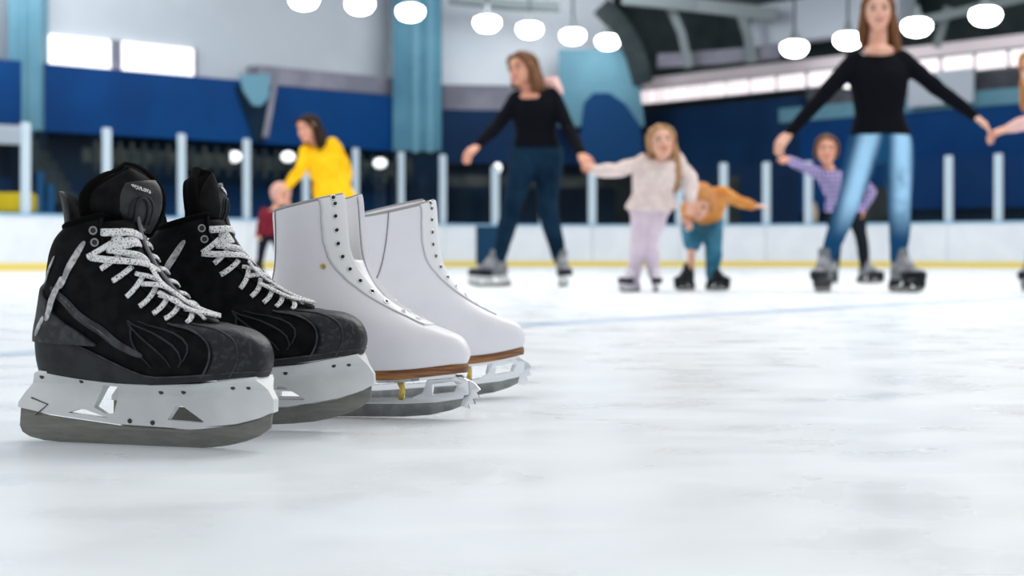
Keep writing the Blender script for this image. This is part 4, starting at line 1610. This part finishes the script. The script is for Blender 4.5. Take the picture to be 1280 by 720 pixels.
for i, (x, y) in enumerate(((380, -2), (450, 4), (513, 13), (609, 27), (662, 35), (716, 43), (760, 50))):
    lamp(x, y, 5.9, ['lit round lamp cut by the top edge, leftmost of the middle row', 'lit round lamp second from left in the middle row, above the blue stand', 'lit round lamp directly above the tall teal column',
                     'lit round lamp just right of the tall teal column', 'lit round lamp above the head of the woman in the black sweater', 'lit round lamp third from the dark roof arch', 'lit round lamp right beside the dark roof arch'][i], 'round lamps of the middle row')
for i, (x, y) in enumerate(((993, 58), (1060, 48), (1146, 31), (1232, 17))):
    lamp(x, y, 5.2, ['lit round lamp at the left corner of the hanging box', 'lit round lamp just left of the smiling woman\'s head', 'lit round lamp just right of the smiling woman\'s head', 'lit round lamp at far right, top of the right row'][i], 'round lamps of the right row')
for i, (x, y, s, lab) in enumerate(((293, 196, 52.2, 'small glow imitating a lamp reflection left of the yellow coat, on the stand rail'), (360, 196, 51.2, 'small glow imitating a lamp reflection touching the yellow coat'), (475, 204, 48.8, 'small glow imitating a lamp reflection between the yellow coat and teal column'),
                                (622, 210, 48, 'small glow imitating a lamp reflection beside the knee of the woman in the black sweater'), (1054, 104, 50.6, 'small lit wall lamp beside the smiling woman\'s arm, under the window band'))):
    c = W(x, y, s)
    if i == 4:
        q = on_seg(RA, RB, x)
        c = V((q[0], q[1] - .62, H + (YH - y) / F * (q[1] - .62)))
    root = thing('lamp_reflection', lab, 'lamp', c, group='small imitated lamp reflections on the stands')  # glowing blob on a mount, added in place of a lamp reflected in the glass
    bm = bmesh.new()
    ellipsoid(bm, V((0, 0, 0)), (.17 if i != 3 else .10, .12, .13))
    obj('glow_spot', bm, M['reflection_glow'], root)
    bm = bmesh.new()
    box(bm, (-.05, .08, -.06), (.05, .95 if i != 4 else .26, .06), .01)
    obj('bracket', bm, M['steel_dark'], root, False)

# small things behind the glass at the left and on the ledge
bm = bmesh.new()
box(bm, (-.55, 0, 0), (.45, .5, .34), .04)
for q in (-.35, .0, .3):
    box(bm, (q - .03, -.03, .02), (q + .03, 0.02, .32), .008)
o = obj('crate', bm, M['crate_yellow'], None, False)
o.location = W(2, 267, 78)
tag(o, 'yellow crate behind the glass at far left', 'crate')
p = o.location
bm = bmesh.new()
box(bm, (p.x - .9, p.y - .2, 0), (p.x + .7, p.y + .8, p.z - .002), .02)
tag(obj('bench', bm, M['tier_navy'], None, False), 'dark bench behind the boards carrying the yellow crate', 'bench')
for k, px in enumerate((50, 63)):
    c = W(px, 268, 68)
    r = thing('folded_seat', ['upright blue folding seat nearer the leftmost white post', 'upright blue folding seat nearer the tall tongue'][k], 'seat', (c.x, c.y, 0), group='blue folding seats behind the glass')
    bm = bmesh.new()
    box(bm, (-.07, 0, .55), (.07, .07, 1.75 - k * .22), .02)
    obj('backrest', bm, M['seat_blue'], r, False)
    bm = bmesh.new()
    box(bm, (-.05, .02, 0), (.05, .08, .55), .01)
    obj('leg', bm, M['steel_dark'], r, False)
A, B = xy(-30, 60), xy(29, 59)
o = slab('notice_board', M['panel_pale'], A, B, 2.55, 2.95, -.05, 0)
tag(o, 'plain pale board at the far left edge behind the leftmost post', 'sign')
bm = bmesh.new()
n = 20
prof = [(.052, 0), (.060, .10), (.066, .22), (.050, .27), (.034, .31), (.036, .36), (.02, .37)]
loft(bm, [[V((r * math.cos(2 * PI * k / n), r * math.sin(2 * PI * k / n), z)) for k in range(n)] for r, z in prof])
o = obj('bottle', bm, M['beige'])
q = on_line(1019)
o.location = (q.x, q.y + .165, BARH + .001)
tag(o, 'small beige bottle standing on the board ledge left of the boy in plaid', 'bottle')

# ------------------------------------------------------------------ light, camera
sc = bpy.context.scene
wd = bpy.data.worlds.new('hall_air')
sc.world = wd
wd.use_nodes = True
nt = wd.node_tree
bg = nt.nodes['Background']
tc = nt.nodes.new('ShaderNodeTexCoord')
sp = nt.nodes.new('ShaderNodeSeparateXYZ')
nt.links.new(tc.outputs['Generated'], sp.inputs[0])
rp = nt.nodes.new('ShaderNodeValToRGB')
rp.color_ramp.elements[0].position = .0
rp.color_ramp.elements[0].color = (.72, .76, .80, 1)
rp.color_ramp.elements[1].position = 1.0
rp.color_ramp.elements[1].color = (1.0, 1.0, 1.0, 1)
nt.links.new(sp.outputs[2], rp.inputs[0])
nt.links.new(rp.outputs[0], bg.inputs['Color'])
bg.inputs['Strength'].default_value = .83


def area(name, loc, size, power, col, target):
    l = bpy.data.lights.new(name, 'AREA')
    l.shape = 'RECTANGLE'
    l.size, l.size_y = size
    l.energy = power
    l.color = col
    o = bpy.data.objects.new(name, l)
    C.objects.link(o)
    o.location = loc
    o.rotation_euler = (V(target) - V(loc)).to_track_quat('-Z', 'Y').to_euler()
    return o


area('rink_lamp_row', (5.0, 9.5, 7.5), (6, 9), 700, (1, .99, .97), (1, 7, 0))
area('rink_lamp_row', (-5, 15, 7.5), (8, 10), 700, (1, .99, .98), (-2, 18, 0))
area('rink_lamp_row', (7, 20, 7.5), (8, 12), 500, (1, .99, .98), (4, 22, 0))
area('stand_fill', (-6, 37, 7.6), (14, 3), 600, (.96, .98, 1), (-8, 44, 5))  # added unseen fill light for the left stand wall
area('stand_fill', (1, 42, 7.6), (6, 2), 260, (.96, .98, 1), (0, 47, 5.5))  # second added fill, brightens the back wall

cam = bpy.data.cameras.new('camera')
co = bpy.data.objects.new('camera', cam)
C.objects.link(co)
co.location = (0, 0, H)
co.rotation_euler = (PI / 2, 0, 0)
cam.sensor_width = 36
cam.lens = 36 * F / 1280
cam.shift_y = -(360 - YH) / 1280
cam.clip_start = .05
cam.clip_end = 200
cam.dof.use_dof = True
cam.dof.focus_distance = 2.12
cam.dof.aperture_fstop = 6.6
sc.camera = co
vs = sc.view_settings
vs.view_transform = 'Standard'
vs.look = 'None'
vs.gamma = 1
vs.exposure = 0
vs.use_curve_mapping = False
